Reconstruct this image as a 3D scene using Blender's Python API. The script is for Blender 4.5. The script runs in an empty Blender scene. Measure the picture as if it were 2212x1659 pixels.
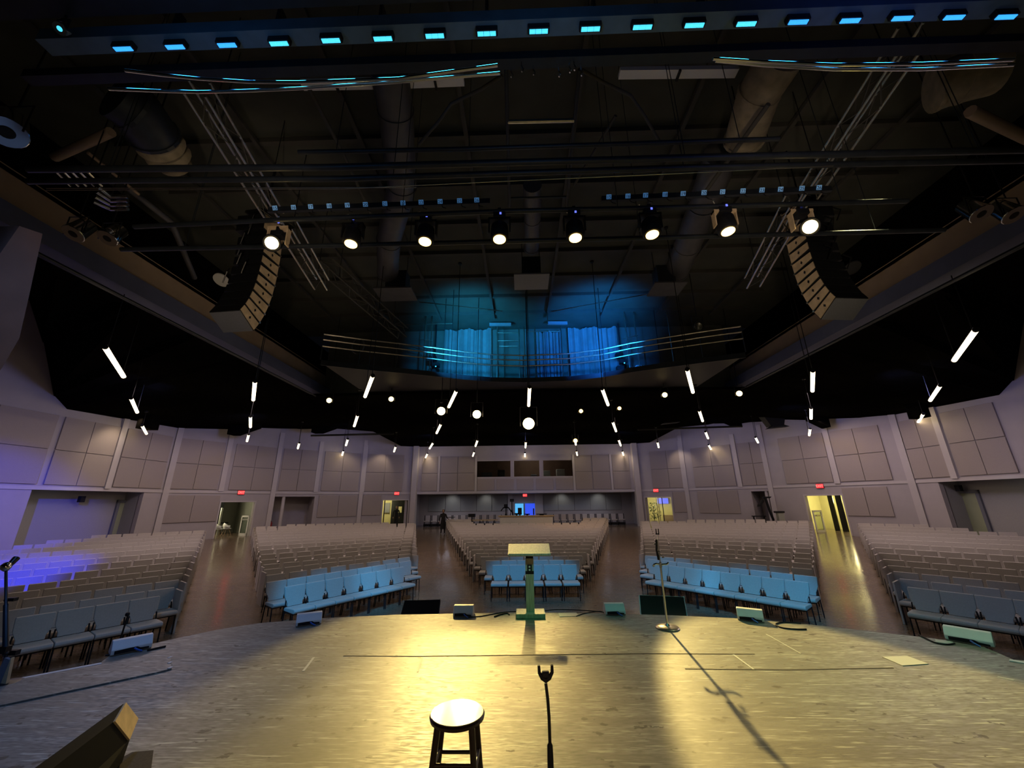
import bpy, math, random
from mathutils import Vector as V, Matrix
random.seed(7)
R = math.radians
C = bpy.context.scene.collection
sc = bpy.context.scene

# ---------------------------------------------------------------- camera
IMW, IMH, F = 2212, 1659, 831.0
EYE = V((0, 0, 2.7))
_th, _yaw, _roll = R(17), R(1.2), R(0.62)
FW = V((-math.sin(_yaw)*math.cos(_th), math.cos(_yaw)*math.cos(_th), math.sin(_th)))
_rt = V((math.cos(_yaw), math.sin(_yaw), 0)); _up = _rt.cross(FW)
RT = _rt*math.cos(_roll) - _up*math.sin(_roll)
UP = _up*math.cos(_roll) + _rt*math.sin(_roll)
cd = bpy.data.cameras.new('camera'); cam = bpy.data.objects.new('camera', cd); C.objects.link(cam)
cd.sensor_fit = 'HORIZONTAL'; cd.sensor_width = 36; cd.lens = 36*F/IMW; cd.clip_start = .05; cd.clip_end = 300
M = Matrix((RT, UP, -FW)).transposed().to_4x4(); M.translation = EYE
cam.matrix_world = M
sc.camera = cam

def ray(x, y): return FW + RT*((x-IMW/2)/F) + UP*((IMH/2-y)/F)
def atz(x, y, z): d = ray(x, y); return EYE + d*((z-EYE.z)/d.z)      # point of a line of sight at height z
def aty(x, y, Y): d = ray(x, y); return EYE + d*(Y/d.y)              # ... at distance Y into the hall
def atx(x, y, X): d = ray(x, y); return EYE + d*(X/d.x)
def fz(x, y): return .05*min(max(math.hypot(x-.35, y)-16, 0), 15)    # raked floor height
def atf(x, y, h=0):
    z = 0
    for _ in range(60):
        p = atz(x, y, z+h); z = .5*z + .5*fz(p.x, p.y)
    return atz(x, y, z+h)

# ---------------------------------------------------------------- world, colour, lights
w = bpy.data.worlds.new('world'); sc.world = w; w.use_nodes = True
w.node_tree.nodes['Background'].inputs[0].default_value = (.30, .34, .50, 1)
w.node_tree.nodes['Background'].inputs[1].default_value = .004
sc.view_settings.view_transform = 'Standard'; sc.view_settings.look = 'None'
sc.view_settings.exposure = 0; sc.view_settings.gamma = 1
sc.cycles.use_denoising = True; sc.cycles.adaptive_threshold = .03
sc.cycles.max_bounces = 5; sc.cycles.diffuse_bounces = 2; sc.cycles.glossy_bounces = 3
sc.cycles.transmission_bounces = 4; sc.cycles.sample_clamp_indirect = 6
sc.cycles.caustics_reflective = False; sc.cycles.caustics_refractive = False

def light(kind, loc, target, energy, color, **k):
    l = bpy.data.lights.new('lamp', kind); o = bpy.data.objects.new('lamp', l); C.objects.link(o)
    l.energy = energy; l.color = color
    for a, v in k.items(): setattr(l, a, v)
    o.location = loc
    if target is not None:
        o.rotation_euler = (V(target)-V(loc)).to_track_quat('-Z', 'Y').to_euler()
    return o
def spot(loc, target, energy, color, deg, blend=.4, radius=.08):
    return light('SPOT', loc, target, energy, color, spot_size=R(deg), spot_blend=blend, shadow_soft_size=radius)
def area(loc, target, energy, color, sx, sy, spread=180):
    return light('AREA', loc, target, energy, color, shape='RECTANGLE', size=sx, size_y=sy, spread=R(spread))
# LED batten wash: blue-cyan light falling on the front rows and the floor before the stage
BY, BZ = 2.95, 7.45
for x, tx, ty in ((-3.5,-4.8,10.9), (-1.5,-3.3,12.4), (.3,.3,12.3), (2.0,3.9,12.2), (3.8,5.8,10.6)):
    spot((x, BY, BZ), (tx, ty, .5), 2900, (.03,.36,.78), 17, .5, .15)
for x, tx, ty in ((-4.5,-8.0,8.6), (4.6,8.6,8.8), (0,.2,10.2)):
    spot((x, BY, BZ), (tx, ty, .6), 360, (.12,.36,.70), 24, .7, .15)
spot((.4, BY, BZ), (.15, 7.5, 1.1), 330, (.10,1,.25), 10, .5, .1)
spot((4.2, BY, BZ), (4.2, 7.0, .8), 420, (.12,.75,.55), 60, .9, .2)
spot((-4.6, BY, BZ), (-4.6, 5.2, .8), 480, (.16,.32,.85), 62, .9, .2)
# warm front-of-house spots on the catwalk, falling back towards the stage
WARM = (1.0, .72, .22)
spot((.35, 14.8, 5.6), (.4, 4.3, .8), 15500, WARM, 23, .6, .12)
spot((-3.2, 15.0, 6.1), (-1.5, 5.2, .8), 5200, WARM, 24, .5, .12)
spot((-1.9, 15.0, 6.0), (-.3, 2.6, .8), 5600, WARM, 22, .5, .12)
spot((3.4, 19.6, 7.2), (3.4, 2.7, .8), 24000, WARM, 15.5, .22, .12)
# general stage wash
spot((6.0, 5.5, 7.4), (4.2, 3.6, .8), 620, (.75,.68,.32), 75, .9, .3)
# house light spill on the walls
for x, y, e in ((-18.9,18.4,80),(18.7,18.2,80),(-10.8,30.6,50),(-7.6,31.6,45),(8.2,31.6,45),(11.8,30.0,50),(-12.5,29.2,36),(13.6,28.4,36)):
    t = V((x, y, 0)); c = V((.3, 18, 0)); o = (t-c).normalized()
    spot((x, y, 6.9), (x+o.x*1.1, y+o.y*1.1, 5.2), e, (1,.76,.52), 80, .8, .1)
# soft fill areas added under the ceiling for house light over the seating
for x, y, e in ((-13, 15, 190), (-6, 20, 100), (.3, 20.5, 85), (6.6, 20, 100), (13.5, 15, 190), (-15.5, 21, 110), (16, 21, 110)):
    area((x, y, 7.0), (x, y, 0), e, (.95,.74,.74) if y < 18 else (1,.72,.62), 3, 3)
# cool light high on the walls
for tx, ty in ((-20, 15), (-19.5, 23), (-15, 29), (-9, 32), (.3, 32.5), (9.5, 32), (15, 29), (19.3, 23), (20, 15)):
    t = V((tx, ty, 7)); c = V((.3, 14, 6.8)); p = t+(c-t).normalized()*6; p.z = 6.9
    spot(p, (tx, ty, 6.4), 150, (.25,.32,1), 110, 1, .3)
# deep blue spot on the far left seats and wall
spot((-9.2, 3.2, 7.2), (-14.6, 10.8, 1.0), 8000, (.03,.05,1), 23, .6, .1)
spot((-9.2, 3.2, 7.2), (-20.0, 14.6, 2.6), 9000, (.03,.05,1), 20, .7, .1)
# blue on the catwalk drape
spot((-2.6, 12.2, 8.2), (-2.4, 18.5, 9.6), 1700, (.015,.36,.9), 62, .7, .1)
spot((3.2, 12.2, 8.2), (3.4, 18.5, 9.6), 1900, (.01,.22,1), 62, .7, .1)
spot((-2.6, 13.2, 8.0), (-2.0, 17.2, 11.3), 2600, (.02,.40,.75), 75, 1, .6)
spot((3.6, 13.2, 8.0), (3.6, 17.0, 11.3), 3000, (.01,.28,.95), 75, 1, .6)
# amber on the rear centre chairs
spot((2.5, 18, 7.4), (3.4, 27.0, 1.2), 420, (1,.50,.15), 40, .9, .1)
# downlights under the booth soffit
for x in (-6.3, -3.2, 3.6, 6.9): spot((x, 35.6, 3.3), (x, 36.6, 2.2), 12, (.9,.88,.8), 110, .9, .05)
for x in (-6, 0, 6): area((x, 34.4, 3.3), (x, 34.4, 0), 14, (.72,.74,.9), 2, .5)
# lobbies beyond the doors, booth interior
light('POINT', (-20.6, 26.2, 2.6), None, 110, (1,.86,.55), shadow_soft_size=.3)
light('POINT', (20.2, 25.6, 2.6), None, 190, (1,.88,.42), shadow_soft_size=.3)
light('POINT', (-11.2, 33.4, 2.6), None, 50, (1,.88,.5), shadow_soft_size=.2)
light('POINT', (11.2, 33.6, 2.6), None, 60, (1,.9,.5), shadow_soft_size=.2)
light('POINT', (.4, 38, 2.6), None, 12, (.7,.75,1), shadow_soft_size=.2)
light('POINT', (1.0, 33.6, 6.3), None, 60, (.9,.85,.7), shadow_soft_size=.2)
# alcoves
light('POINT', (-19.9, 17.2, 3.1), None, 1.5, (.6,.75,.8), shadow_soft_size=.3)
light('POINT', (19.8, 16.6, 3.1), None, 1.5, (.6,.75,.8), shadow_soft_size=.3)
for s in (-1, 1): spot((s*.8, -.6, 2.2), (s*6.0, 7.5, 8.6), 900, (1,.76,.48), 32, .8, .2)  # warm fill added on the line arrays and trusses, no fixture there
for x in (-3.2, .3, 3.8): spot((x, 1.9, 6.3), (x, 2.98, 7.9), 26, (.03,.30,.75) if x < 3 else (.02,.16,.9), 120, 1, .2)  # blue fill added below the nearest batten, aimed up at it
# added warm fill in place of stage bounce, reaching the rig
area((0, .2, 1.8), (0, 6, 9), 14, (1,.70,.42), 3, 1.5)


# ---------------------------------------------------------------- materials
def mat(name, col, rough=.6, metal=0, spec=.5, var=0, scale=8, bump=0, stretch=(1,1,1), col2=None, emit=None, es=0, coat=0):
    m = bpy.data.materials.new(name); m.use_nodes = True; nt = m.node_tree
    b = nt.nodes['Principled BSDF']
    b.inputs['Base Color'].default_value = (*col, 1); b.inputs['Roughness'].default_value = rough
    b.inputs['Metallic'].default_value = metal; b.inputs['Specular IOR Level'].default_value = spec
    if coat: b.inputs['Coat Weight'].default_value = coat; b.inputs['Coat Roughness'].default_value = .1
    if var or bump:
        tc = nt.nodes.new('ShaderNodeTexCoord'); mp = nt.nodes.new('ShaderNodeMapping'); mp.inputs['Scale'].default_value = stretch
        n = nt.nodes.new('ShaderNodeTexNoise'); n.inputs['Scale'].default_value = scale; n.inputs['Detail'].default_value = 6
        nt.links.new(tc.outputs['Object'], mp.inputs[0]); nt.links.new(mp.outputs[0], n.inputs[0])
        if var:
            r = nt.nodes.new('ShaderNodeValToRGB'); c2 = col2 or tuple(c*(1-var) for c in col)
            r.color_ramp.elements[0].position = .35; r.color_ramp.elements[1].position = .68
            r.color_ramp.elements[0].color = (*c2, 1); r.color_ramp.elements[1].color = (*col, 1)
            nt.links.new(n.outputs[0], r.inputs[0]); nt.links.new(r.outputs[0], b.inputs['Base Color'])
        if bump:
            bp = nt.nodes.new('ShaderNodeBump'); bp.inputs['Strength'].default_value = bump; bp.inputs['Distance'].default_value = .01
            nt.links.new(n.outputs[0], bp.inputs['Height']); nt.links.new(bp.outputs[0], b.inputs['Normal'])
    if emit: b.inputs['Emission Color'].default_value = (*emit, 1); b.inputs['Emission Strength'].default_value = es
    return m
def worn(name, base, light_c, dark_c, rough, planks=False):
    """floor: base colour, long streaky scuffs, dark spots"""
    m = bpy.data.materials.new(name); m.use_nodes = True; nt = m.node_tree; N = nt.nodes; L = nt.links
    b = N['Principled BSDF']; tc = N.new('ShaderNodeTexCoord')
    def noise(scale, st, lo, hi, det=8, rz=0):
        mp = N.new('ShaderNodeMapping'); mp.inputs['Scale'].default_value = st; mp.inputs['Rotation'].default_value = (0, 0, rz)
        n = N.new('ShaderNodeTexNoise'); n.inputs['Scale'].default_value = scale; n.inputs['Detail'].default_value = det
        mr = N.new('ShaderNodeMapRange'); mr.inputs['From Min'].default_value = lo; mr.inputs['From Max'].default_value = hi
        L.new(tc.outputs['Object'], mp.inputs[0]); L.new(mp.outputs[0], n.inputs[0]); L.new(n.outputs[0], mr.inputs[0]); return mr.outputs[0]
    def mix(fac, a, c):
        x = N.new('ShaderNodeMix'); x.data_type = 'RGBA'; L.new(fac, x.inputs[0])
        if isinstance(a, tuple): x.inputs[6].default_value = (*a, 1)
        else: L.new(a, x.inputs[6])
        x.inputs[7].default_value = (*c, 1); return x.outputs[2]
    big = noise(.8, (1, 1, 1), .35, .7)
    streak = noise(3, (.35, 3.2, 1), .50, .72, 12)
    scr = noise(16, (.22, 2.8, 1), .585, .66, 14, .5)
    fine = noise(26, (.45, 2.2, 1), .40, .72, 14)
    spots = noise(7, (1, 1.5, 1), .655, .69, 3)
    c = mix(big, base, tuple(x*.82 for x in base)); c = mix(streak, c, tuple(.45*x+.55*y for x, y in zip(base, light_c)))
    c = mix(fine, c, tuple(x*.72 for x in base)); c = mix(scr, c, light_c); c = mix(spots, c, dark_c)
    L.new(c, b.inputs['Base Color'])
    mr = N.new('ShaderNodeMapRange'); mr.inputs['To Min'].default_value = rough; mr.inputs['To Max'].default_value = rough+.22
    L.new(fine, mr.inputs[0]); L.new(mr.outputs[0], b.inputs['Roughness'])
    bp = N.new('ShaderNodeBump'); bp.inputs['Strength'].default_value = .05; bp.inputs['Distance'].default_value = .004
    L.new(fine, bp.inputs['Height']); L.new(bp.outputs[0], b.inputs['Normal'])
    b.inputs['Specular IOR Level'].default_value = .45
    return m
K = dict(
 wall=mat('wall_paint', (.45,.42,.45), .8, var=.06, scale=2),
 trim=mat('trim_paint', (.56,.53,.55), .7, var=.04, scale=2),
 panel=mat('acoustic_fabric', (.40,.355,.345), .95, var=.1, scale=60, bump=.2),
 panelg=mat('recess_panel', (.36,.36,.37), .9, var=.08, scale=40),
 blackc=mat('black_ceiling', (.005,.0045,.004), .98, 0, 0, var=.4, scale=3),
 deck=mat('roof_deck', (.055,.058,.050), .9, var=.25, scale=1.5),
 purlin=mat('roof_steel', (.05,.048,.045), .8, var=.2, scale=3),
 tan=mat('bulkhead_tan', (.30,.22,.16), .8, var=.15, scale=2),
 purple=mat('bulkhead_grey', (.07,.08,.16), .7, var=.15, scale=2),
 pipe=mat('dark_pipe', (.022,.028,.040), .45, .4, var=.3, scale=6),
 bluelit=mat('blue_lit_batten', (.10,.17,.24), .5, .3, var=.2, scale=5),  # blue lamp light on the batten is put into this colour
 steel=mat('brushed_steel', (.55,.52,.45), .32, 1, var=.2, scale=12),
 alu=mat('truss_aluminium', (.62,.56,.45), .35, 1, var=.15, scale=10),
 chrome=mat('chrome', (.7,.72,.72), .12, 1),
 black=mat('black_plastic', (.010,.011,.015), .55, 0, .25, var=.3, scale=20),
 blackm=mat('black_metal', (.018,.018,.022), .35, .5, var=.2, scale=10),
 screen=mat('dark_screen', (.008,.009,.01), .25),
 cream=mat('cream_fabric', (.56,.52,.50), .95, var=.08, scale=40, bump=.15),
 white=mat('white_enamel', (.72,.72,.70), .5, var=.05, scale=8),
 wood=mat('dark_wood', (.035,.017,.014), .28, var=.4, scale=4, stretch=(1,1,8)),
 seatw=mat('stool_seat', (.55,.50,.33), .16, var=.15, scale=3, stretch=(6,1,1), spec=.8),
 ply_lit=mat('plywood_and_lit_end', (.62,.47,.28), .8, var=.2, scale=14),  # tan also stands for warm light on the monitor end
 pulp=mat('pulpit_wood', (.50,.50,.40), .5, var=.35, scale=5, stretch=(8,8,1)),
 duct=mat('duct_metal', (.085,.085,.10), .55, .3, var=.2, scale=3),
 canvas=mat('duct_canvas', (.25,.21,.15), .85, var=.35, scale=5, bump=.5),
 silver=mat('array_panel', (.62,.48,.33), .6, 0, var=.3, scale=6),
 greyc=mat('cabinet_grey', (.17,.18,.22), .8, var=.1, scale=30),
 hiwall=mat('high_wall', (.12,.125,.12), .95, 0, .1, var=.2, scale=2),
 drape=mat('catwalk_drape', (.20,.23,.26), .9, var=.2, scale=2),
 lobby=mat('lobby_wall', (.62,.58,.33), .8, var=.08, scale=2),
 lobbyg=mat('lobby_grey', (.35,.37,.33), .6, var=.1, scale=2),
 doorg=mat('greenish_door', (.36,.40,.26), .5, var=.08, scale=2),
 deepblack=mat('monitor_black', (.004,.005,.009), .7, 0, .08),
 brown=mat('proscenium_brown', (.17,.085,.055), .7, var=.2, scale=3),
 skin=mat('skin', (.28,.17,.12), .6),
 cloth=mat('black_clothes', (.012,.012,.014), .95, var=.3, scale=20),
 red=mat('red_enamel', (.35,.02,.03), .4),
 leaf=mat('leaf_green', (.05,.09,.03), .6, var=.5, scale=10),
 blueplug=mat('blue_connector', (.03,.12,.5), .4),
 carpet=mat('dark_carpet', (.05,.04,.035), .98, var=.3, scale=60),
 tape=mat('pale_tape', (.5,.5,.45), .6),
 tube=mat('pendant_glow', (.9,.85,.7), .5, emit=(1,.78,.46), es=7),
 lampw=mat('warm_lens_glow', (1,.9,.6), .5, emit=(1,.60,.16), es=7),
 lampd=mat('dim_lens_glow', (1,.9,.6), .5, emit=(1,.72,.30), es=5),
 lamph=mat('hot_lens_glow', (1,.9,.6), .5, emit=(1,.70,.25), es=22),
 led=mat('led_cyan_glow', (.1,.5,.6), .5, emit=(.06,.55,.80), es=1.5),
 ledb=mat('led_blue_glow', (.1,.3,.6), .5, emit=(.03,.32,.95), es=1.5),
 dot=mat('indicator_blue', (.1,.1,.6), .5, emit=(.15,.2,1), es=1.2),
 exitg=mat('exit_red_glow', (.5,.02,.02), .5, emit=(1,.03,.04), es=1.6),
 exitl=mat('exit_letters', (.9,.3,.3), .5, emit=(1,.25,.2), es=1.5),
 fluo=mat('fluorescent_lens', (.75,.75,.78), .5),
 tag=mat('number_tag', (.25,.5,.8), .5, emit=(.06,.2,.45), es=.35),  # blue lamp light on the tags, put in as a faint glow
 ink=mat('tag_ink', (.01,.01,.015), .6),
 vid=mat('blue_screen_glow', (.1,.1,.4), .5, emit=(.03,.09,.9), es=.9),
 vidc=mat('cyan_screen_glow', (.1,.3,.4), .5, emit=(.1,.5,.95), es=.9),
)
_g = bpy.data.materials.new('window_glass'); _g.use_nodes = True
_b = _g.node_tree.nodes['Principled BSDF']; _b.inputs['Base Color'].default_value = (.55,.6,.58,1)
_b.inputs['Roughness'].default_value = .03; _b.inputs['Transmission Weight'].default_value = 1; _b.inputs['IOR'].default_value = 1.05
K['glass'] = _g
K['stage'] = worn('stage_floor_paint', (.215,.205,.175), (.44,.44,.38), (.08,.07,.055), .42)
K['floor'] = worn('hall_concrete', (.21,.155,.11), (.28,.21,.15), (.13,.09,.065), .10)

# ---------------------------------------------------------------- mesh helpers
class MB:
    def __init__(s): s.v = []; s.f = []; s.m = []
    def add(s, vs, fs, mi=0):
        n = len(s.v); s.v += [tuple(v) for v in vs]; s.f += [tuple(i+n for i in f) for f in fs]; s.m += [mi]*len(fs); return s
    def box(s, c, sz, rz=0, mi=0, M=None):
        x, y, z = (a/2 for a in sz); ca, sa = math.cos(rz), math.sin(rz); vs = []
        for dx, dy, dz in ((-x,-y,-z),(x,-y,-z),(x,y,-z),(-x,y,-z),(-x,-y,z),(x,-y,z),(x,y,z),(-x,y,z)):
            p = V((dx, dy, dz))
            if M is not None: p = M @ p
            p = V((p.x*ca-p.y*sa, p.x*sa+p.y*ca, p.z)); vs.append(p+V(c))
        return s.add(vs, [(0,3,2,1),(4,5,6,7),(0,1,5,4),(1,2,6,5),(2,3,7,6),(3,0,4,7)], mi)
    def tube(s, pts, r, n=8, mi=0, r2=None):
        pts = [V(p) for p in pts]; rings = []
        for i, p in enumerate(pts):
            d = (pts[min(i+1, len(pts)-1)]-pts[max(i-1, 0)]).normalized()
            a = d.orthogonal().normalized() if i == 0 else (pa - d*pa.dot(d)).normalized()
            pa = a; b = d.cross(a); rr = r if r2 is None else r+(r2-r)*i/(len(pts)-1)
            if isinstance(r, (list, tuple)): rr = r[i]
            rings.append([p+(a*math.cos(t)+b*math.sin(t))*rr for t in [2*math.pi*k/n for k in range(n)]])
        vs = [v for g in rings for v in g]; fs = []
        for i in range(len(pts)-1):
            for k in range(n): fs.append((i*n+k, i*n+(k+1) % n, (i+1)*n+(k+1) % n, (i+1)*n+k))
        fs.append(tuple(range(n))[::-1]); fs.append(tuple((len(pts)-1)*n+k for k in range(n)))
        return s.add(vs, fs, mi)
    def lathe(s, prof, n=20, c=(0,0,0), mi=0, M=None):
        vs = []; fs = []
        for r, z in prof:
            for k in range(n):
                t = 2*math.pi*k/n; p = V((r*math.cos(t), r*math.sin(t), z))
                if M is not None: p = M @ p
                vs.append(p+V(c))
        for i in range(len(prof)-1):
            for k in range(n): fs.append((i*n+k, i*n+(k+1) % n, (i+1)*n+(k+1) % n, (i+1)*n+k))
        fs.append(tuple(range(n))[::-1]); fs.append(tuple((len(prof)-1)*n+k for k in range(n)))
        return s.add(vs, fs, mi)
    def prism(s, poly, e, mi=0):
        """poly: list of 3-D points, e: extrusion vector"""
        n = len(poly); poly = [V(p) for p in poly]; e = V(e)
        fs = [tuple(range(n))[::-1], tuple(range(n, 2*n))] + [(i, (i+1) % n, n+(i+1) % n, n+i) for i in range(n)]
        return s.add(poly+[p+e for p in poly], fs, mi)
    def quad(s, a, b, c, d, mi=0): return s.add([a, b, c, d], [(0,1,2,3)], mi)
    def mesh(s, name, mats, smooth=False):
        me = bpy.data.meshes.new(name); me.from_pydata(s.v, [], s.f); me.validate()
        for m in (mats if isinstance(mats, (list, tuple)) else [mats]): me.materials.append(K[m])
        if len(me.polygons) == len(s.m):
            for p, i in zip(me.polygons, s.m): p.material_index = i
        if smooth:
            for p in me.polygons: p.use_smooth = True
            try: me.set_sharp_from_angle(angle=R(40))
            except Exception: pass
        me.update(); return me
    def build(s, name, mats, parent=None, smooth=False, bevel=0, loc=None):
        o = bpy.data.objects.new(name, s.mesh(name, mats, smooth)); C.objects.link(o)
        if parent is not None: o.parent = parent
        if loc is not None: o.location = loc
        if bevel:
            b = o.modifiers.new('bevel', 'BEVEL'); b.width = bevel; b.segments = 2; b.limit_method = 'ANGLE'
        return o
def empty(name, loc=(0,0,0), rz=0):
    o = bpy.data.objects.new(name, None); C.objects.link(o); o.location = loc; o.rotation_euler = (0, 0, rz)
    o.empty_display_size = .1; return o
def tag(o, label, cat, group=None, kind=None):
    o['label'] = label; o['category'] = cat
    if group: o['group'] = group
    if kind: o['kind'] = kind
    return o
def struct(o): o['kind'] = 'structure'; return o
def thing(name, label, cat, loc=(0,0,0), rz=0, group=None): return tag(empty(name, loc, rz), label, cat, group)
def dup(root, loc=None, rz=None, label=None, group=None):
    r = root.copy(); C.objects.link(r)
    if loc is not None: r.location = loc
    if rz is not None: r.rotation_euler = (0, 0, rz)
    if label: r['label'] = label
    if group: r['group'] = group
    for ch in kids(root):
        c = ch.copy(); C.objects.link(c); c.parent = r
        for g in kids(ch):
            d = g.copy(); C.objects.link(d); d.parent = c
    _kids[r.name] = None
    return r
_kids = {}
def kids(o): return [c for c in o.children]
ORD = ['first','second','third','fourth','fifth','sixth','seventh','eighth','ninth','tenth','eleventh','twelfth','thirteenth','fourteenth','fifteenth','sixteenth','seventeenth','eighteenth','nineteenth','twentieth','twenty-first','twenty-second','twenty-third','twenty-fourth','twenty-fifth','twenty-sixth','twenty-seventh','twenty-eighth']
def text(name, body, size, loc, xdir, ydir, m, parent=None, depth=.002):
    """flat lettering: xdir reading direction, ydir up direction"""
    cu = bpy.data.curves.new(name, 'FONT'); cu.body = body; cu.size = size; cu.align_x = 'CENTER'; cu.align_y = 'CENTER'; cu.extrude = depth
    cu.materials.append(K[m]); o = bpy.data.objects.new(name, cu); C.objects.link(o)
    x = V(xdir).normalized(); y = V(ydir).normalized(); z = x.cross(y)
    Mx = Matrix((x, y, z)).transposed().to_4x4(); Mx.translation = V(loc)
    me = bpy.data.meshes.new_from_object(o); bpy.data.objects.remove(o); me.name = name
    o = bpy.data.objects.new(name, me); C.objects.link(o); o.matrix_world = Mx
    if parent is not None: o.parent = parent
    return o

# ================================================================ the hall
LF = [(-20.1, 3), (-20.2, 22.0), (-17.2, 27.0), (-12.7, 31.0), (-8.7, 32.5)]
RF = [(20.0, 3), (19.9, 20.5), (16.6, 26.7), (12.8, 30.9), (9.3, 32.5)]
YB = 32.5; YR = 36.5            # booth face, back wall of the recess below it
def onwall(x, y, A, B):
    d = ray(x, y); nx, ny = B[1]-A[1], -(B[0]-A[0])
    t = ((A[0]-EYE.x)*nx + (A[1]-EYE.y)*ny)/(d.x*nx + d.y*ny); return EYE + d*t
def uz(x, y, A, B):
    p = onwall(x, y, A, B); return math.hypot(p.x-A[0], p.y-A[1])*(1 if (p.x-A[0])*(B[0]-A[0])+(p.y-A[1])*(B[1]-A[1]) > 0 else -1), p.z

def facet(name, A, B, z0, z1, holes, side, m='wall', th=.25):
    """wall slab from A to B with rectangular holes (u0,u1,z0,z1); side=+1 puts the thickness to the right of A->B"""
    Lh = math.hypot(B[0]-A[0], B[1]-A[1]); ux, uy = (B[0]-A[0])/Lh, (B[1]-A[1])/Lh; nx, ny = uy*side, -ux*side
    us = sorted({0, Lh, *[h[0] for h in holes], *[h[1] for h in holes]}); zs = sorted({z0, z1, *[h[2] for h in holes], *[h[3] for h in holes]})
    us = [u for u in us if -1e-6 <= u <= Lh+1e-6]; zs = [z for z in zs if z0-1e-6 <= z <= z1+1e-6]
    mb = MB()
    for i in range(len(us)-1):
        for j in range(len(zs)-1):
            cu, cz = (us[i]+us[i+1])/2, (zs[j]+zs[j+1])/2
            if any(h[0] < cu < h[1] and h[2] < cz < h[3] for h in holes): continue
            a, b = us[i], us[i+1]
            P = [(A[0]+ux*a, A[1]+uy*a), (A[0]+ux*b, A[1]+uy*b), (A[0]+ux*b+nx*th, A[1]+uy*b+ny*th), (A[0]+ux*a+nx*th, A[1]+uy*a+ny*th)]
            mb.prism([(x, y, zs[j]) for x, y in P], (0, 0, zs[j+1]-zs[j]))
    return struct(mb.build(name, m))
class Face:
    """frame on a wall: u along, z up, d out of the wall into the hall"""
    def __init__(s, A, B, inn):
        L = math.hypot(B[0]-A[0], B[1]-A[1]); s.A = A; s.B = B; s.u = V(((B[0]-A[0])/L, (B[1]-A[1])/L, 0)); s.n = V((s.u.y, -s.u.x, 0))*inn; s.L = L
    def P(s, u, z, d=0): return V((s.A[0], s.A[1], z)) + s.u*u + s.n*d
    def px(s, x, y): return uz(x, y, s.A, s.B)
    def slab(s, mb, u0, u1, z0, z1, d0, d1, mi=0):
        mb.prism([s.P(u0, z0, d0), s.P(u1, z0, d0), s.P(u1, z0, d1), s.P(u0, z0, d1)], (0, 0, z1-z0), mi)
FL = [Face(LF[i], LF[i+1], 1) for i in range(4)]       # inn: +1 -> n=(uy,-ux) points to the right of A->B = into the hall on the left side
FR = [Face(RF[i], RF[i+1], -1) for i in range(4)]
FB = Face((-8.7, YB), (9.3, YB), 1)
FRW = Face((-9.6, YR), (10.2, YR), 1)

# floor: polar-ish grid following the rake
mb = MB(); nx, ny = 56, 44; xs = [-30+60*i/nx for i in range(nx+1)]; ys = [-4+48*j/ny for j in range(ny+1)]
vs = [(x, y, fz(x, y)) for y in ys for x in xs]
mb.add(vs, [(j*(nx+1)+i, j*(nx+1)+i+1, (j+1)*(nx+1)+i+1, (j+1)*(nx+1)+i) for j in range(ny) for i in range(nx)])
struct(mb.build('floor', 'floor', smooth=True))

# side and rear walls with their openings (u0,u1,z0,z1)
def hole(f, x0, x1, ytop, z0=0.0, ya=None):
    ya = ya or ytop; a = f.px(x0, ya); b = f.px(x1, ytop); u0, u1 = sorted((a[0], b[0])); return (u0, u1, z0, (a[1]+b[1])/2)
hL0 = hole(FL[0], 66, 310, 1069, ya=1067); hR0 = hole(FR[0], 2212, 2028, 1047, ya=1045)
hR0 = (hR0[0]-4, hR0[1], 0, hR0[3]); hL0 = (hL0[0], hL0[1], 0, 3.45); hR0 = (hR0[0], hR0[1], 0, 3.45)
hL1 = hole(FL[1], 478, 551, 1083, .5); hR1 = hole(FR[1], 1738, 1818, 1070, .5)
hL1 = (hL1[0], hL1[1], .3, 2.85); hR1 = (hR1[0], hR1[1], .3, 2.85)
hL2 = hole(FL[2], 566, 680, 1073, .3); hR2 = hole(FR[2], 1722, 1622, 1061, .3)
hL2 = (max(hL2[0], .15), hL2[1], .3, 3.2); hR2 = (max(hR2[0], .15), hR2[1], .3, 3.2)
hL3 = hole(FL[3], 828, 882, 1081, .3); hR3 = hole(FR[3], 1449, 1393, 1075, .3)
hL3 = (hL3[0], min(hL3[1], FL[3].L-.3), .3, 2.9); hR3 = (hR3[0], min(hR3[1], FR[3].L-.25), .3, 2.9)
facet('wall_left', LF[0], LF[1], -.05, 11.5, [hL0], -1)
facet('wall_left', LF[1], LF[2], -.05, 9.5, [hL1], -1)
facet('wall_left', LF[2], LF[3], -.05, 9.5, [hL2], -1)
facet('wall_left', LF[3], LF[4], -.05, 9.5, [hL3], -1)
facet('wall_right', RF[0], RF[1], -.05, 11.5, [hR0], 1)
facet('wall_right', RF[1], RF[2], -.05, 9.5, [hR1], 1)
facet('wall_right', RF[2], RF[3], -.05, 9.5, [hR2], 1)
facet('wall_right', RF[3], RF[4], -.05, 9.5, [hR3], 1)
# booth wall over the recess, with three windows
bw = [FB.px(1027, 995), FB.px(1104, 1030), FB.px(1109, 995), FB.px(1167, 1030), FB.px(1172, 995), FB.px(1241, 1028)]
wz0, wz1 = 4.62, 6.0
wh = [(bw[0][0], bw[1][0], wz0, wz1), (bw[2][0], bw[3][0], wz0, wz1), (bw[4][0], bw[5][0], wz0, wz1)]
facet('wall_rear', FB.A, FB.B, 3.36, 9.5, wh, -1)
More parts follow.
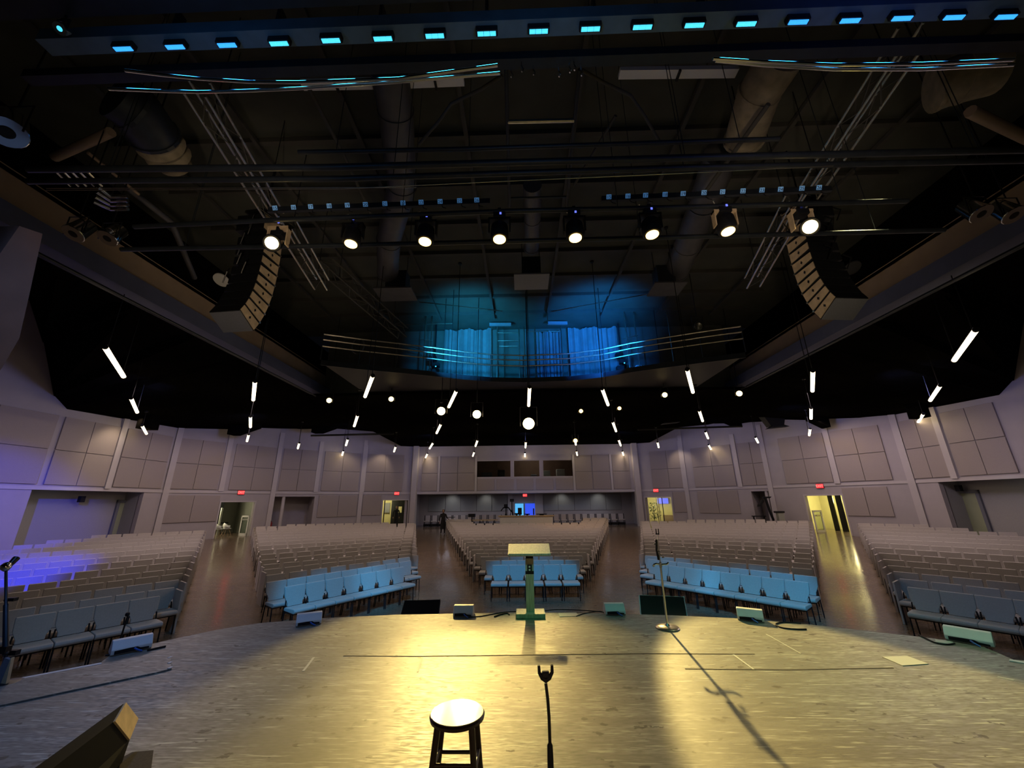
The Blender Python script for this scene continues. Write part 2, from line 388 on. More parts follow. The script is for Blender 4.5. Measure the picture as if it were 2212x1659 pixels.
# recess below the booth
dz1 = 2.62
RD = (FRW.px(1112, 1100)[0], FRW.px(1157, 1100)[0])
facet('wall_rear', FRW.A, FRW.B, 0, 3.5, [(RD[0], RD[1], 0, dz1)], -1)
mb = MB(); mb.box((.3, 34.7, 3.46), (19.6, 4.2, .18)); struct(mb.build('ceiling', 'trim'))
mb = MB(); mb.box((-9.4, 34.6, 2), (.2, 4.2, 4)); struct(mb.build('wall_left', 'wall'))
mb = MB(); mb.box((10.0, 34.6, 2), (.2, 4.2, 4)); struct(mb.build('wall_right', 'wall'))
# big corner columns either side of the booth
for x, tx, nm in ((-8.75, 0, 'trim_1'), (9.35, 0, 'trim_2')):
    mb = MB(); mb.box((x, YB-.15, 4.3), (.42, .5, 8.4)); struct(mb.build(nm, 'trim'))
# booth interior: dark room behind the glass
mb = MB(); a, b = FB.P(wh[0][0]-.5, 0).x, FB.P(wh[2][1]+.5, 0).x
mb.box(((a+b)/2, YB+3.4, 5.2), (b-a, .1, 2.8)); mb.box(((a+b)/2, YB+1.8, 4.0), (b-a, 3.2, .1)); mb.box(((a+b)/2, YB+1.8, 6.6), (b-a, 3.2, .1))
mb.box((a, YB+1.8, 5.3), (.1, 3.2, 2.7)); mb.box((b, YB+1.8, 5.3), (.1, 3.2, 2.7)); struct(mb.build('wall_rear', 'brown'))
for i, h in enumerate(wh):
    wn = struct(empty('window_%d' % (i+1), FB.P((h[0]+h[1])/2, wz0, -.1)))
    mb = MB(); c = FB.P((h[0]+h[1])/2, 0); w_ = h[1]-h[0]
    for dx in (-w_/2+.02, w_/2-.02): mb.box((dx, 0, (wz1-wz0)/2), (.05, .1, wz1-wz0))
    for dz in (.02, wz1-wz0-.02): mb.box((0, 0, dz), (w_, .1, .05))
    mb.build('window_frame', 'trim', wn)
    mb = MB(); mb.box((0, 0, (wz1-wz0)/2), (w_-.06, .012, wz1-wz0-.06)); mb.build('pane', 'glass', wn)

# alcoves behind the side openings
def alcove(f, h, depth, nm, m='wall', back=True, roof=None, floor_=True):
    mb = MB(); u0, u1, _, z1 = h; d = -depth; z0 = -.05
    if back: f.slab(mb, u0-.1, u1+.1, z0, z1+.2, d-.1, d)
    f.slab(mb, u0-.12, u0, z0, z1+.2, d, -.2); f.slab(mb, u1, u1+.12, z0, z1+.2, d, -.2)
    f.slab(mb, u0-.1, u1+.1, z1, z1+.12, d, -.2)
    return struct(mb.build(nm, m))
alcove(FL[0], hL0, .95, 'wall_left', 'panelg'); alcove(FR[0], hR0, .95, 'wall_right', 'panelg')
alcove(FL[2], hL2, 1.6, 'wall_left'); alcove(FR[2], hR2, 1.6, 'wall_right')
for f, h, s in ((FL[2], hL2, 'trim_3'), (FR[2], hR2, 'trim_4')):
    mb = MB(); uu = h[0]+(h[1]-h[0])*.27; p = f.P(uu, 0, -.15); mb.lathe([(.11, .3), (.11, 3.2)], 16, (p.x, p.y, 0)); struct(mb.build(s, 'trim', smooth=True))
# lobbies beyond the doors
def lobby(f, h, depth, nm, m, z0, w=1.2):
    mb = MB(); u0, u1, _, z1 = h; d = -depth
    f.slab(mb, u0-w-.1, u1+w+.1, 0, z1+.4, d-.1, d); f.slab(mb, u0-w-.1, u0-w, 0, z1+.4, d, -.25); f.slab(mb, u1+w, u1+w+.1, 0, z1+.4, d, -.25)
    f.slab(mb, u0-w, u1+w, z1+.25, z1+.4, d, -.25)
    return struct(mb.build(nm, m))
lobby(FL[1], hL1, 5, 'wall_left', 'lobbyg', .7); lobby(FR[1], hR1, 4, 'wall_right', 'lobby', .7)
lobby(FL[3], hL3, 3, 'wall_left', 'lobby', .7, .4); lobby(FR[3], hR3, 3.5, 'wall_right', 'lobby', .7, .4)
mb = MB(); FRW.slab(mb, RD[0]-.8, RD[1]+.8, .5, 3.2, -3, -2.9); struct(mb.build('wall_rear', 'lobbyg'))

# cover trims: pilasters and bands standing a little proud of the wall
def band(f, u0, u1, z0, z1, nm, d=.05, m='trim'): mb = MB(); f.slab(mb, u0, u1, z0, z1, 0, d); return struct(mb.build(nm, m))
ZP = 3.6                                                   # lower edge of the upper acoustic panels
ti = 5
panels = []
def upanels(f, xs, ylow, side, zt=6.05, rows=2, split=True, z0=ZP, zmid=None):
    """bays given by pixel columns measured along the lower edge"""
    for (x0, x1, y) in xs:
        a = f.px(x0, y)[0]; b = f.px(x1, y)[0]; a, b = sorted((a, b)); panels.append((f, max(a, .05), min(b, f.L-.05), z0, zt, side))
SD = {'l': 'left side wall', 'r': 'right side wall'}
upanels(FL[0], [(92, 224, 1046), (241, 346, 1052), (-260, 76, 1045)], 0, 'left side')
upanels(FL[1], [(358, 468, 1056), (492, 585, 1059)], 0, 'left corner')
upanels(FL[2], [(600, 677, 1060), (692, 772, 1061)], 0, 'left rear')
upanels(FL[3], [(786, 868, 1061)], 0, 'left door')
upanels(FR[3], [(1493, 1411, 1054)], 0, 'right door')
upanels(FR[2], [(1690, 1606, 1047), (1592, 1503, 1051)], 0, 'right rear')
upanels(FR[1], [(1930, 1817, 1038), (1802, 1700, 1043)], 0, 'right corner')
upanels(FR[0], [(2205, 2075, 1025), (2060, 1978, 1032)], 0, 'right side')
def panel_mesh(f, u0, u1, z0, z1, d=.06):
    mb = MB(); f.slab(mb, u0, u1, z0, z1, .003, d); return mb
cnt = {}
for f, a, b, z0, z1, side in panels:
    cnt[side] = cnt.get(side, 0)+1; bay = ORD[cnt[side]-1]; zt = z1; zm = z0+(z1-z0)*.50; um = (a+b)/2
    if z1 > 6: zt = 6.5; zm = 5.05
    for vr, (p, q) in (('lower', (z0, zm-.015)), ('upper', (zm+.015, zt))):
        for hr, (u, v) in (('near', (a, um-.012)), ('far', (um+.012, b))):
            o = panel_mesh(f, u, v, p, q).build('acoustic_panel', 'panel', bevel=.01)
            tag(o, 'beige fabric acoustic panel, %s row, %s half of the %s %s bay' % (vr, hr, bay, side), 'wall panel', 'acoustic panels on the side walls')
# lower wall panels beside the doors
for f, x0, x1, yb, yt, lab in ((FL[1], 345, 465, 1123, 1066, 'left of the left lobby door'), (FL[3], 690, 0, 0, 0, ''), (FR[1], 1930, 1830, 1102, 1050, 'right of the right lobby door')):
    if not lab: continue
    a, z0 = f.px(x0, yb); b, _ = f.px(x1, yb); a, b = sorted((a, b)); a = max(a, .1); z0 = 1.75; um = (a+b)/2
    for hr, (u, v) in (('near', (a, um-.012)), ('far', (um+.012, b))):
        tag(panel_mesh(f, u, v, z0, 3.25).build('acoustic_panel', 'panel', bevel=.01), 'low beige acoustic panel, %s half, %s' % (hr, lab), 'wall panel', 'low acoustic panels beside the doors')
for f, x0, x1, lab in ((FL[2], 687, 771, 'on the left rear wall'), (FR[2], 1598, 1510, 'on the right rear wall')):
    a = f.px(x0, 1090)[0]; b = f.px(x1, 1090)[0]; a, b = sorted((a, b)); b = min(b, f.L-.1); um = (a+b)/2
    for hr, (u, v) in (('near', (a, um-.012)), ('far', (um+.012, b))):
        tag(panel_mesh(f, u, v, 1.75, 3.3).build('acoustic_panel', 'panel', bevel=.01), 'low beige acoustic panel, %s half, %s' % (hr, lab), 'wall panel', 'low acoustic panels beside the doors')
for f, x0, x1, lab in ((FL[3], 783, 822, 'left'), (FR[3], 1496, 1456, 'right')):
    a = f.px(x0, 1090)[0]; b = f.px(x1, 1090)[0]; a, b = sorted((a, b)); a = max(a, .1)
    tag(panel_mesh(f, a, b, 1.8, 3.3).build('acoustic_panel', 'panel', bevel=.01), 'single low beige acoustic panel beside the %s rear door' % lab, 'wall panel', 'low acoustic panels beside the doors')
# booth wall panels
def bpanel(x0, x1, y, z0, z1, lab, mm='panel', f=FB):
    a = f.px(x0, y)[0]; b = f.px(x1, y)[0]
    tag(panel_mesh(f, a, b, z0, z1).build('acoustic_panel', mm, bevel=.01), lab, 'wall panel', 'acoustic panels on the rear wall')
for k, (x0, x1) in enumerate(((911, 945), (952, 988), (989, 1025), (1243, 1279), (1281, 1318), (1324, 1361))):
    for vr, (p, q) in (('lower', (3.6, 4.98)), ('upper', (5.01, 6.35))):
        bpanel(x0, x1, 1030, p, q, 'beige panel beside the control booth windows, %s row, %s from the left' % (vr, ORD[k]))
for k, (x0, x1) in enumerate(((1031, 1068), (1073, 1110), (1116, 1152), (1158, 1195), (1201, 1238))):
    bpanel(x0, x1, 1045, 3.6, 4.5, 'small beige panel under the control booth windows, %s from the left' % ORD[k])
for k, (x0, x1) in enumerate(((926, 962), (963, 995), (996, 1029), (1030, 1062), (1063, 1097), (1171, 1205), (1206, 1240), (1241, 1274), (1275, 1308), (1309, 1342))):
    bpanel(x0, x1, 1090, 1.9, 3.3, 'grey panel on the recess wall under the booth, %s from the left' % ORD[k], 'panelg', FRW)
for f in FL+FR: band(f, .02, f.L-.02, 3.38, 3.52, 'trim_%d' % ti, .04); ti += 1
for f, xs in ((FL[0], (233,)), (FL[1], (480,)), (FL[2], (684,)), (FR[0], (2068,)), (FR[1], (1810,)), (FR[2], (1598,)), (FL[3], (778,)), (FR[3], (1500,))):
    for x in xs:
        u = f.px(x, 1040)[0]; u = min(max(u, .2), f.L-.2); band(f, u-.14, u+.14, 3.5, 7.2, 'trim_%d' % ti, .10); ti += 1
for f in (FL[1], FL[2], FL[3], FR[1], FR[2], FR[3]): band(f, .0, .28, .2, 7.6, 'trim_%d' % ti, .09); ti += 1
band(FB, 0, FB.L, 3.36, 3.52, 'trim_%d' % ti, .08); ti += 1
for x in (948, 1028, 1240, 1321): u = FB.px(x, 1030)[0]; band(FB, u-.09, u+.09, 3.5, 6.4, 'trim_%d' % ti, .09); ti += 1
for x in (1105, 1163): u = FRW.px(x, 1090)[0]; band(FRW, u-.32, u+.1 if x < 1110 else u+.42, .7, 3.4, 'trim_%d' % ti, .2); ti += 1

# ---------------- ceilings
# black wing ceilings between the side walls and the two long bulkheads
def fan(name, outer, inner):
    mb = MB(); n = len(outer); vs = [V(p) for p in outer]+[V(p) for p in inner]
    mb.add(vs, [(i, i+1, n+i+1, n+i) for i in range(n-1)]); mb.add([v+V((0,0,.3)) for v in vs], [(n+i, n+i+1, i+1, i) for i in range(n-1)])
    return struct(mb.build(name, 'blackc'))
lo = [(-20.4,2,12.2), (-20.4,11,12.0), (-20.4,13.8,10.9), (-20.4,14.7,9.4), (-20.4,15.7,7.26), (-20.4,16.3,6.82), (-20.4,18,6.88), (-20.4,19.9,6.96), (-20.4,22.2,7.05), (-19.2,24.4,7.36), (-18.2,26.0,7.75), (-17.0,27.8,8.0), (-14.9,29.5,8.35), (-12.7,31.3,8.6), (-10.5,32.2,8.3), (-9.0,32.6,7.85)]
li = [(-10,y,z) for y, z in ((2,7.9),(5,7.9),(7,7.9),(9,7.9),(11,7.9),(13,7.9),(15,7.9),(17,7.9),(19,7.9),(21.5,7.9),(23.5,7.9),(25.5,7.9),(27.5,7.9),(29.5,7.9),(31,7.9),(32.6,7.85))]
fan('ceiling', lo, li)
fan('ceiling', [(20.2 if p[0] < -20 else -p[0]+.5, p[1]-.3, p[2]-.12) for p in lo], [(10.6, p[1], p[2]) for p in li])
# black soffit over the rear of the centre
mb = MB(); mb.add([(-10,17.1,7.5),(10.6,17.1,7.5),(10.6,32.6,7.22),(-10,32.6,7.22),(-10,17.1,7.62),(10.6,17.1,7.62),(10.6,32.6,7.5),(-10,32.6,7.5)], [(0,1,2,3),(7,6,5,4),(0,4,5,1),(1,5,6,2),(2,6,7,3),(3,7,4,0)])
struct(mb.build('ceiling', 'blackc'))
# high roof deck over the front of the hall and the stage
mb = MB(); mb.box((.3, 6, 11.55), (44, 26, .3)); struct(mb.build('ceiling', 'deck'))
mb = MB()
for y in [-.5+1.55*i for i in range(12)]: mb.box((.3, y, 11.33), (20.6, .12, .14))
for x in (-9,-6.4,-3.8,-1.2,1.4,4,6.6,9.2): mb.box((x, 8, 11.24), (.1, 18, .1))
struct(mb.build('ceiling', 'purlin'))
# far wall of the high space, above the catwalk
mb = MB(); mb.box((.3, 18.7, 9.45), (20.6, .2, 3.9)); struct(mb.build('wall_rear', 'hiwall'))
# bulkheads along both sides of the high space
for sx, s, nm in ((-10, 1, 'wall_left'), (10.6, -1, 'wall_right')):
    mb = MB(); mb.box((sx-s*.1, 12, 8.65), (.2, 30, .95)); struct(mb.build(nm, 'tan')); mb = MB(); mb.box((sx-s*1.6, 12, 10.2), (.2, 30, 2.4)); mb.box((sx-s*.8, 12, 9.05), (1.6, 30, .1)); struct(mb.build(nm, 'blackc'))
    mb = MB(); mb.box((sx+s*.12, 10, 8.02), (.5, 34, .42)); struct(mb.build('trim_%d' % ti, 'purple')); ti += 1
mb = MB(); mb.box((-20.5, 0, 5), (.3, 8, 14)); struct(mb.build('wall_left', 'wall'))
mb = MB(); mb.box((20.4, 0, 5), (.3, 8, 14)); struct(mb.build('wall_right', 'wall'))
mb = MB(); mb.box((0, -4.2, 5), (41, .3, 14)); struct(mb.build('wall_front', 'blackc'))

# ================================================================ stage
edge = [atz(x, y, .8) for x, y in ((215,1433),(245,1410),(371,1381),(470,1360),(560,1346),(700,1335),(850,1328),(1000,1325),(1150,1323),(1300,1325),(1450,1329),(1600,1336),(1750,1349),(1900,1366),(2000,1377),(2110,1391),(2190,1425))]
poly = [(-12, 4.6)]+[(-6.3, 4.75)] + [(p.x, p.y) for p in edge] + [(6.9, 5.4), (12, 4.9), (12, -3.9), (-12, -3.9)]
mb = MB(); mb.prism([(x, y, 0) for x, y in poly], (0, 0, .8)); struct(mb.build('stage_floor', 'stage'))

# ================================================================ chairs
def chair_parts(w=.47):
    seat = MB(); h = w/2
    prof = [(-.27,.395),(-.285,.43),(-.27,.465),(-.22,.475),(.19,.465),(.21,.40),(-.24,.385)]
    seat.prism([(-h, y, z) for y, z in prof], (w, 0, 0))
    back = MB()
    out = [(-.172,.47),(-.172,.53),(-.205,.60),(-h*.97,.66),(-h,.84),(-h*.98,.872)]
    out = out+[(-x, z) for x, z in out[::-1]]
    fy = lambda z: .175+(z-.47)*.24
    fr = [V((x, fy(z), z)) for x, z in out]; back.prism(fr, (0, .055, .004))
    return seat, back
def make_chair(name, label):
    t = thing(name, label, 'chair')
    s, b = chair_parts(); s.build('seat', 'cream', t, bevel=.012); b.build('backrest', 'cream', t, bevel=.01)
    for sx in (-1, 1):
        mb = MB(); mb.tube([(sx*.225, -.21, 0), (sx*.225, -.20, .38)], .013, 6); mb.build('leg', 'black', t)
        mb = MB(); mb.tube([(sx*.225, .24, 0), (sx*.225, .17, .40), (sx*.21, .20, .60)], .013, 6); mb.build('leg', 'black', t)
    mb = MB(); mb.box((0, -.02, .375), (.45, .40, .025)); mb.build('seat_frame', 'blackm', t)
    return t
rows = []      # (block, row no, [(x,y,rz)...] , counted from)
def row(blk, k, L, Rr, n=None, pitch=.5):
    L = V((L[0], L[1])); Rr = V((Rr[0], Rr[1])); d = Rr-L; ln = d.length; n = n or max(1, round(ln/pitch)); u = d/ln; f = V((u.y, -u.x))
    ps = []
    for i in range(n):
        c = L+d*((i+.5)/n)+f*.29; ps.append((c.x, c.y, math.atan2(u.y, u.x)))
    rows.append((blk, k, ps))
def lerp(a, b, t): return (a[0]+(b[0]-a[0])*t, a[1]+(b[1]-a[1])*t)
# centre block
row('centre', 0, (-.95, 12.68), (1.64, 12.70), 5); row('centre', 1, (-1.23, 13.60), (1.87, 13.66), 6); row('centre', 2, (-1.49, 14.55), (2.10, 14.6), 7)
row('centre', 3, (-1.76, 15.49), (2.38, 15.5), 8)
for k in range(4, 18):
    Y = 15.49+.97*(k-3); hw = 2.12+.262*(k-3)*.97; row('centre', k, (.33-hw, Y), (.33+hw, Y), None, .555)
# left centre / right centre
row('left centre', 0, (-5.49, 9.70), (-3.56, 12.54), 7); row('left centre', 1, (-6.27, 10.24), (-3.69, 13.78), 9)
for k in range(2, 17):
    t = (k-1)/14; a = lerp((-6.27,10.24), (-15.4,23.3), t); b = lerp((-3.71,13.79), (-6.95,26.4), t); row('left centre', k, a, b, None, .552)
row('right centre', 0, (3.93, 12.73), (6.48, 9.82), 8); row('right centre', 1, (4.05, 13.74), (7.15, 10.48), 9)
for k in range(2, 17):
    t = (k-1)/14; a = lerp((3.95,13.70), (7.6,26.3), t); b = lerp((7.15,10.6), (16.3,23.6), t); row('right centre', k, a, b, None, .552)
# far left: rows start at the aisle (right end) and run out of the picture
row('far left', 0, (-8.75, 7.30), (-7.66, 8.90), 4)
dA = V((-.60, .80)); 
for k in range(1, 14):
    e = V((-8.1, 9.78))+dA*(1.19*(k-1)); an = R(56-1.0*k); u = V((math.cos(an), math.sin(an))); n = 8+k
    if k > 7: n = 22-k
    s = e-u*(.52*n); row('far left', k, s, e, n)
row('far right', 0, (8.19, 9.32), (9.62, 7.45), 5)
for k in range(1, 14):
    e = V((8.85, 10.25))+V((.60, .80))*(1.19*(k-1)); an = R(-53+1.0*k); u = V((math.cos(an), math.sin(an))); n = 8+k
    if k > 7: n = 22-k
    s = e+u*(.52*n); row('far right', k, e, s, n)
allc = []
def skip(blk, k, i, n):
    if blk == 'centre' and k >= 15: return 3 <= i < n-3
    if k == 16: return not (.12 < i/n < .8) if blk == 'left centre' else not (.25 < i/n < .72)
    return False
ends = []
for blk, k, ps in rows:
    n = len(ps)
    if k >= (1 if blk.startswith('far') else 3) and not (k == 16 and 'centre' in blk and blk != 'centre'):
        for i, s in ((0, -1), (n-1, 1)):
            if blk == 'far left' and s < 0 or blk == 'far right' and s > 0: continue
            x, y, rz = ps[i]; o = .27; ends.append((x+math.cos(rz)*o*s, y+math.sin(rz)*o*s, rz, blk, k, 'left' if s < 0 else 'right'))
    for i, (x, y, rz) in enumerate(ps):
        if skip(blk, k, i, n): continue
        j = n-1-i if blk == 'far left' else i
        if blk.startswith('far'): lab = 'cream chair, %s from the aisle in the %s row of the %s block' % (ORD[j], ORD[k], blk)
        else: lab = 'cream chair, %s from the left in the %s row of the %s block' % (ORD[i], ORD[k], blk)
        v = V((x, y, .5))-EYE; dz = v.dot(FW)
        if dz < 1: continue
        px = IMW/2+F*v.dot(RT)/dz
        if px < -40 or px > IMW+40: continue
        # hidden beyond side walls?
        if x < -19.6 or x > 19.4: continue
        allc.append((v.length, x, y, rz, lab, blk))
allc.sort(key=lambda a: a[0])
c0 = make_chair('upholstered_chair', 'cream chair'); first = True
for d, x, y, rz, lab, blk in allc[:300]:
    loc = (x, y, fz(x, y)); g = 'cream chairs in the %s block' % blk
    if first: c0.location = loc; c0.rotation_euler = (0, 0, rz); c0['label'] = lab; c0['group'] = g; first = False
    else: dup(c0, loc, rz, lab, g)
mb = MB(); s, b = chair_parts()
lg = MB()
for sx in (-1, 1):
    lg.box((sx*.225, -.205, .19), (.026, .026, .38)); lg.box((sx*.225, .2, .2), (.026, .026, .4))
for d, x, y, rz, lab, blk in allc[300:]:
    ca, sa, z = math.cos(rz), math.sin(rz), fz(x, y)
    for part, mi in ((s, 0), (b, 0), (lg, 1)):
        mb.add([(p[0]*ca-p[1]*sa+x, p[0]*sa+p[1]*ca+y, p[2]+z) for p in part.v], part.f, mi)
o = mb.build('distant_chairs', ['cream', 'blackm'])
tag(o, 'cream upholstered chairs filling the rear rows of all five seating blocks', 'chairs', 'cream chairs in the rear rows', 'stuff')
ep = MB().box((0, .05, .42), (.035, .46, .84)).mesh('end_board', 'cream')
for x, y, rz, blk, k, sd in ends:
    if abs(x) > 19.4: continue
    o = bpy.data.objects.new('row_end_panel', ep); C.objects.link(o); o.location = (x, y, fz(x, y)); o.rotation_euler = (0, 0, rz)
    tag(o, 'cream upright end panel, %s end of the %s row of the %s block' % (sd, ORD[k], blk), 'end panel', 'upright panels closing the seat rows')
# dark-framed chairs along the back of the recess
rc = None
def rear_chair(label):
    t = thing('stacking_chair', label, 'chair', (0,0,0), 0, 'chairs along the recess wall')
    s, b = chair_parts(.44); s.build('seat', 'cream', t); b.build('backrest', 'cream', t)
    mb = MB()
    for sx in (-1, 1): mb.box((sx*.245, .2, .45), (.05, .05, .9)); mb.box((sx*.23, -.2, .2), (.03, .03, .4))
    mb.box((0, .02, .13), (.5, .5, .18)); mb.build('chair_frame', 'black', t)
    return t
i = 0
for side, xs in (('left', [-8.0+.6*k for k in range(11)]), ('right', [2.9+.6*k for k in range(10)])):
    for k, x in enumerate(xs):
        lab = 'dark-framed pale chair in the recess, %s from the left, %s side' % (ORD[k], side)
        y = 34.2
        if rc is None: rc = rear_chair(lab); rc.location = (x, y, fz(x, y))
        else: dup(rc, (x, y, fz(x, y)), 0, lab)

# ================================================================ things on the stage
SZ = .8
# --- pulpit
pb = atz(1146, 1330, SZ); pu = thing('pulpit', 'pale wooden pulpit with sloped reading desk at the centre stage edge', 'pulpit', (pb.x, pb.y, SZ))
MB().box((0, 0, .035), (.50, .36, .07)).build('base', 'pulp', pu, bevel=.008)
MB().box((0, 0, .50), (.145, .10, .88)).build('column', 'pulp', pu, bevel=.006)
MB().box((0, 0, .955), (.135, .11, .07)).build('collar', 'black', pu)
o = MB().box((0, 0, .69), (.150, .106, .05)).build('collar', 'black', pu)
mb = MB().box((0, -.054, .76), (.085, .01, .12)); pl = mb.build('outlet_plate', 'black', pu)
mb = MB().box((0, -.062, .785), (.03, .006, .028)).box((0, -.062, .735), (.03, .006, .028)); mb.build('socket', 'white', pl)
dk = MB(); Mx = Matrix.Rotation(R(20), 3, 'X'); dk.box((0, .03, 1.055), (.76, .42, .035), 0, 0, Mx); dk.build('reading_desk', 'pulp', pu, bevel=.006)
MB().box((0, -.17, 1.0), (.74, .02, .035)).build('book_ledge', 'pulp', pu)
# --- microphone stand with round base
mp = atz(1442, 1357, SZ); ms = thing('microphone_stand', 'chrome straight microphone stand with round base at right of the pulpit', 'microphone stand', (mp.x, mp.y, SZ))
MB().lathe([(.175, 0), (.178, .012), (.16, .028), (.04, .04), (.022, .07)], 32).build('base', 'steel', ms, smooth=True)
MB().lathe([(.016, .05), (.016, .86), (.022, .865), (.022, .93), (.010, .94), (.010, 1.30)], 12).build('pole', 'chrome', ms, smooth=True)
mb = MB().tube([(-.11, 0, .90), (-.06, 0, .915), (.0, 0, .90), (.10, 0, .905), (.135, .0, .93)], .014, 8); mb.box((-.115, 0, .885), (.03, .04, .03)); mb.build('side_clamp', 'chrome', ms)
MB().tube([(-.02, 0, .97), (-.035, .0, 1.12), (-.02, 0, 1.28)], .017, 8).build('boom_tube', 'blackm', ms)
mb = MB(); [mb.lathe([(.0, 0), (.02, .005), (.02, .02), (0, .025)], 10, (x, -.02, z)) for x, z in ((.03, 1.04), (.05, 1.0), (-.06, 1.20), (.0, 1.09))]; mb.build('knob', 'chrome', ms)
mb = MB(); mb.tube([(0, 0, 1.28), (.01, 0, 1.36)], .012, 8); mb.box((-.012, 0, 1.40), (.014, .03, .09)); mb.box((.026, 0, 1.40), (.014, .03, .09)); mb.box((.006, 0, 1.365), (.05, .03, .015)); mb.build('microphone_clip', 'chrome', ms)
# --- instrument stand in the foreground (neck yoke on a bent pole)
g0 = aty(1177, 1452, 2.44); gx, gy, gz = g0.x, g0.y, g0.z
gs = thing('instrument_stand', 'black instrument stand with padded neck yoke in the foreground', 'instrument stand', (gx+.015, gy, SZ))
H0 = gz-SZ
mb = MB(); mb.tube([(0, 0, .12), (0, 0, H0-.20), (-.004, 0, H0-.12), (-.012, .0, H0-.05)], .0085, 10); mb.build('pole', 'blackm', gs, smooth=True)
mb = MB(); mb.lathe([(.012, .1), (.015, .12), (.016, H0-.38), (.0145, H0-.32), (.009, H0-.31)], 14); mb.build('sleeve', 'black', gs, smooth=True)
mb = MB(); mb.tube([(-.047, -.01, H0+.035), (-.045, -.008, H0+.0), (-.03, -.002, H0-.025), (-.012, 0, H0-.035), (.008, 0, H0-.025), (.024, -.002, H0-.0), (.024, -.008, H0+.035)], [.0075,.009,.012,.015,.012,.009,.0075], 12); mb.build('yoke', 'black', gs, smooth=True)
MB().box((-.012, 0, H0-.01), (.04, .028, .03)).build('yoke_hub', 'black', gs, bevel=.006)
for a in (90, 210, 330):
    mb = MB(); mb.tube([(0, 0, .16), (.26*math.cos(R(a)), .26*math.sin(R(a)), .012)], .009, 8); mb.build('leg', 'blackm', gs)
# --- bar stool
s0 = aty(988, 1538, 2.82); st = thing('bar_stool', 'round wooden bar stool with dark legs and pale shiny seat in the foreground', 'stool', (s0.x, s0.y, SZ))
sh = s0.z-SZ
mb = MB(); mb.lathe([(.150, sh-.035), (.163, sh-.028), (.167, sh-.012), (.160, sh-.002)], 40); mb.build('seat_rim', 'wood', st, smooth=True)
mb = MB(); mb.lathe([(.160, sh-.004), (.157, sh+.001), (.02, sh+.0012)], 40); mb.build('seat', 'seatw', st, smooth=True)
for sx in (-1, 1):
    for sy in (-1, 1):
        mb = MB(); mb.tube([(sx*.10, sy*.10, sh-.03), (sx*.165, sy*.165, 0)], .019, 12, r2=.015); mb.build('leg', 'wood', st, smooth=True)
def rung(z, a, b):
    k = (sh-z)/sh; q = .10+.065*k; MB().tube([(a[0]*q, a[1]*q, z), (b[0]*q, b[1]*q, z)], .011, 10).build('rung', 'wood', st, smooth=True)
for z, s in ((sh-.20, -1), (sh-.30, -1), (sh-.26, 1), (sh-.42, 1)): rung(z, (-1, s), (1, s))
for z, s in ((sh-.24, -1), (sh-.24, 1), (sh-.42, -1), (sh-.42, 1)): rung(z, (s, -1), (s, 1))
# --- stage monitor in the lower left corner
def q(x, y, z): return atz(x, y, z)
P1, P2, P3, P4 = q(268,1519,1.22), q(295,1554,1.02), q(276,1600,.96), q(244,1560,1.20)
ax = (q(75,1659,1.24)-P1)*1.25
Q1, Q4 = P1+ax, P4+ax*1.0; Q3 = P3+ax*.95; Q3.z = .82; Q2 = P2+ax; Q2.z = .82
B3 = atz(236,1676,.802); B2 = atz(262,1652,.802); D3 = atz(120,1830,.802); D2 = atz(60,1730,.802); Q3.z = .95; Q2.z = .95
wm = thing('stage_monitor', 'black wedge stage monitor with a warm-lit end face, lower left corner', 'stage monitor', (0, 0, 0))
mb = MB(); mb.add([P1,P2,P3,P4,Q1,Q2,Q3,Q4,B3,B2,D3,D2], [(0,3,7,4),(3,2,6,7),(2,8,10,6),(0,4,5,1),(1,5,11,9),(8,9,11,10),(4,7,6,5),(6,10,11,5),(1,9,8,2)]); mb.build('cabinet', 'deepblack', wm)
mb = MB(); nrm = (P2-P1).cross(P4-P1).normalized()
if nrm.dot(EYE-P1) < 0: nrm = -nrm
mb.prism([P1, P2, P3, P4], nrm*.012); mb.build('lit_end', 'ply_lit', wm)  # tan face stands in for warm light on the black cabinet end
mb = MB(); c1 = P3+(Q3-P3)*.42; c1 = c1+(P4-P3)*.12; 
mb.tube([c1+ax.normalized()*.05, c1+V((.0,-.02,.02)), c1-ax.normalized()*.05], .012, 8); mb.build('handle', 'blackm', wm)
# --- small white fill speakers along the stage edge
def fill(x, y, wpx, rz, lab, scale=1):
    p = atz(x, y, SZ); d = (p-EYE).dot(FW); W = wpx/F*d
    t = thing('fill_speaker', lab, 'speaker', (p.x, p.y+.12, SZ), rz, 'small speakers along the stage edge')
    mb = MB(); prof = [(-.12, .0), (-.14, .02), (-.14, .07), (-.06, .165), (.02, .17), (.12, .04), (.12, 0)]
    mb.prism([(-W/2, a, b) for a, b in prof], (W, 0, 0)); mb.build('cabinet', 'white', t, bevel=.008)
    mb = MB(); mb.prism([(-W*.42, -.146, .018), (-W*.42, -.146, .06), (-W*.1, -.146, .065), (W*.12, -.146, .065), (W*.2, -.146, .045), (W*.42, -.146, .04), (W*.42, -.146, .018)], (0, .02, 0)); mb.build('handle_recess', 'black', t)
    mb = MB(); mb.tube([(0.02, -.16, .055), (.05, -.19, .035), (.1, -.20, .01)], .011, 8); mb.build('connector', 'blueplug', t)
    return t
fill(1000, 1333, 43, 0, 'small white speaker on the stage edge left of the pulpit')
fill(1330, 1329, 43, 0, 'small white speaker on the stage edge right of the pulpit')
fill(658, 1352, 50, R(28), 'small white speaker lit blue on the stage edge before the left centre chairs')
fill(1631, 1343, 50, R(-28), 'small white speaker on the stage edge beside the coiled cable')
fill(262, 1412, 66, R(50), 'small white speaker in shade at the left end of the stage edge')
fill(2118, 1394, 72, R(-50), 'small white speaker in shade at the right end of the stage edge')
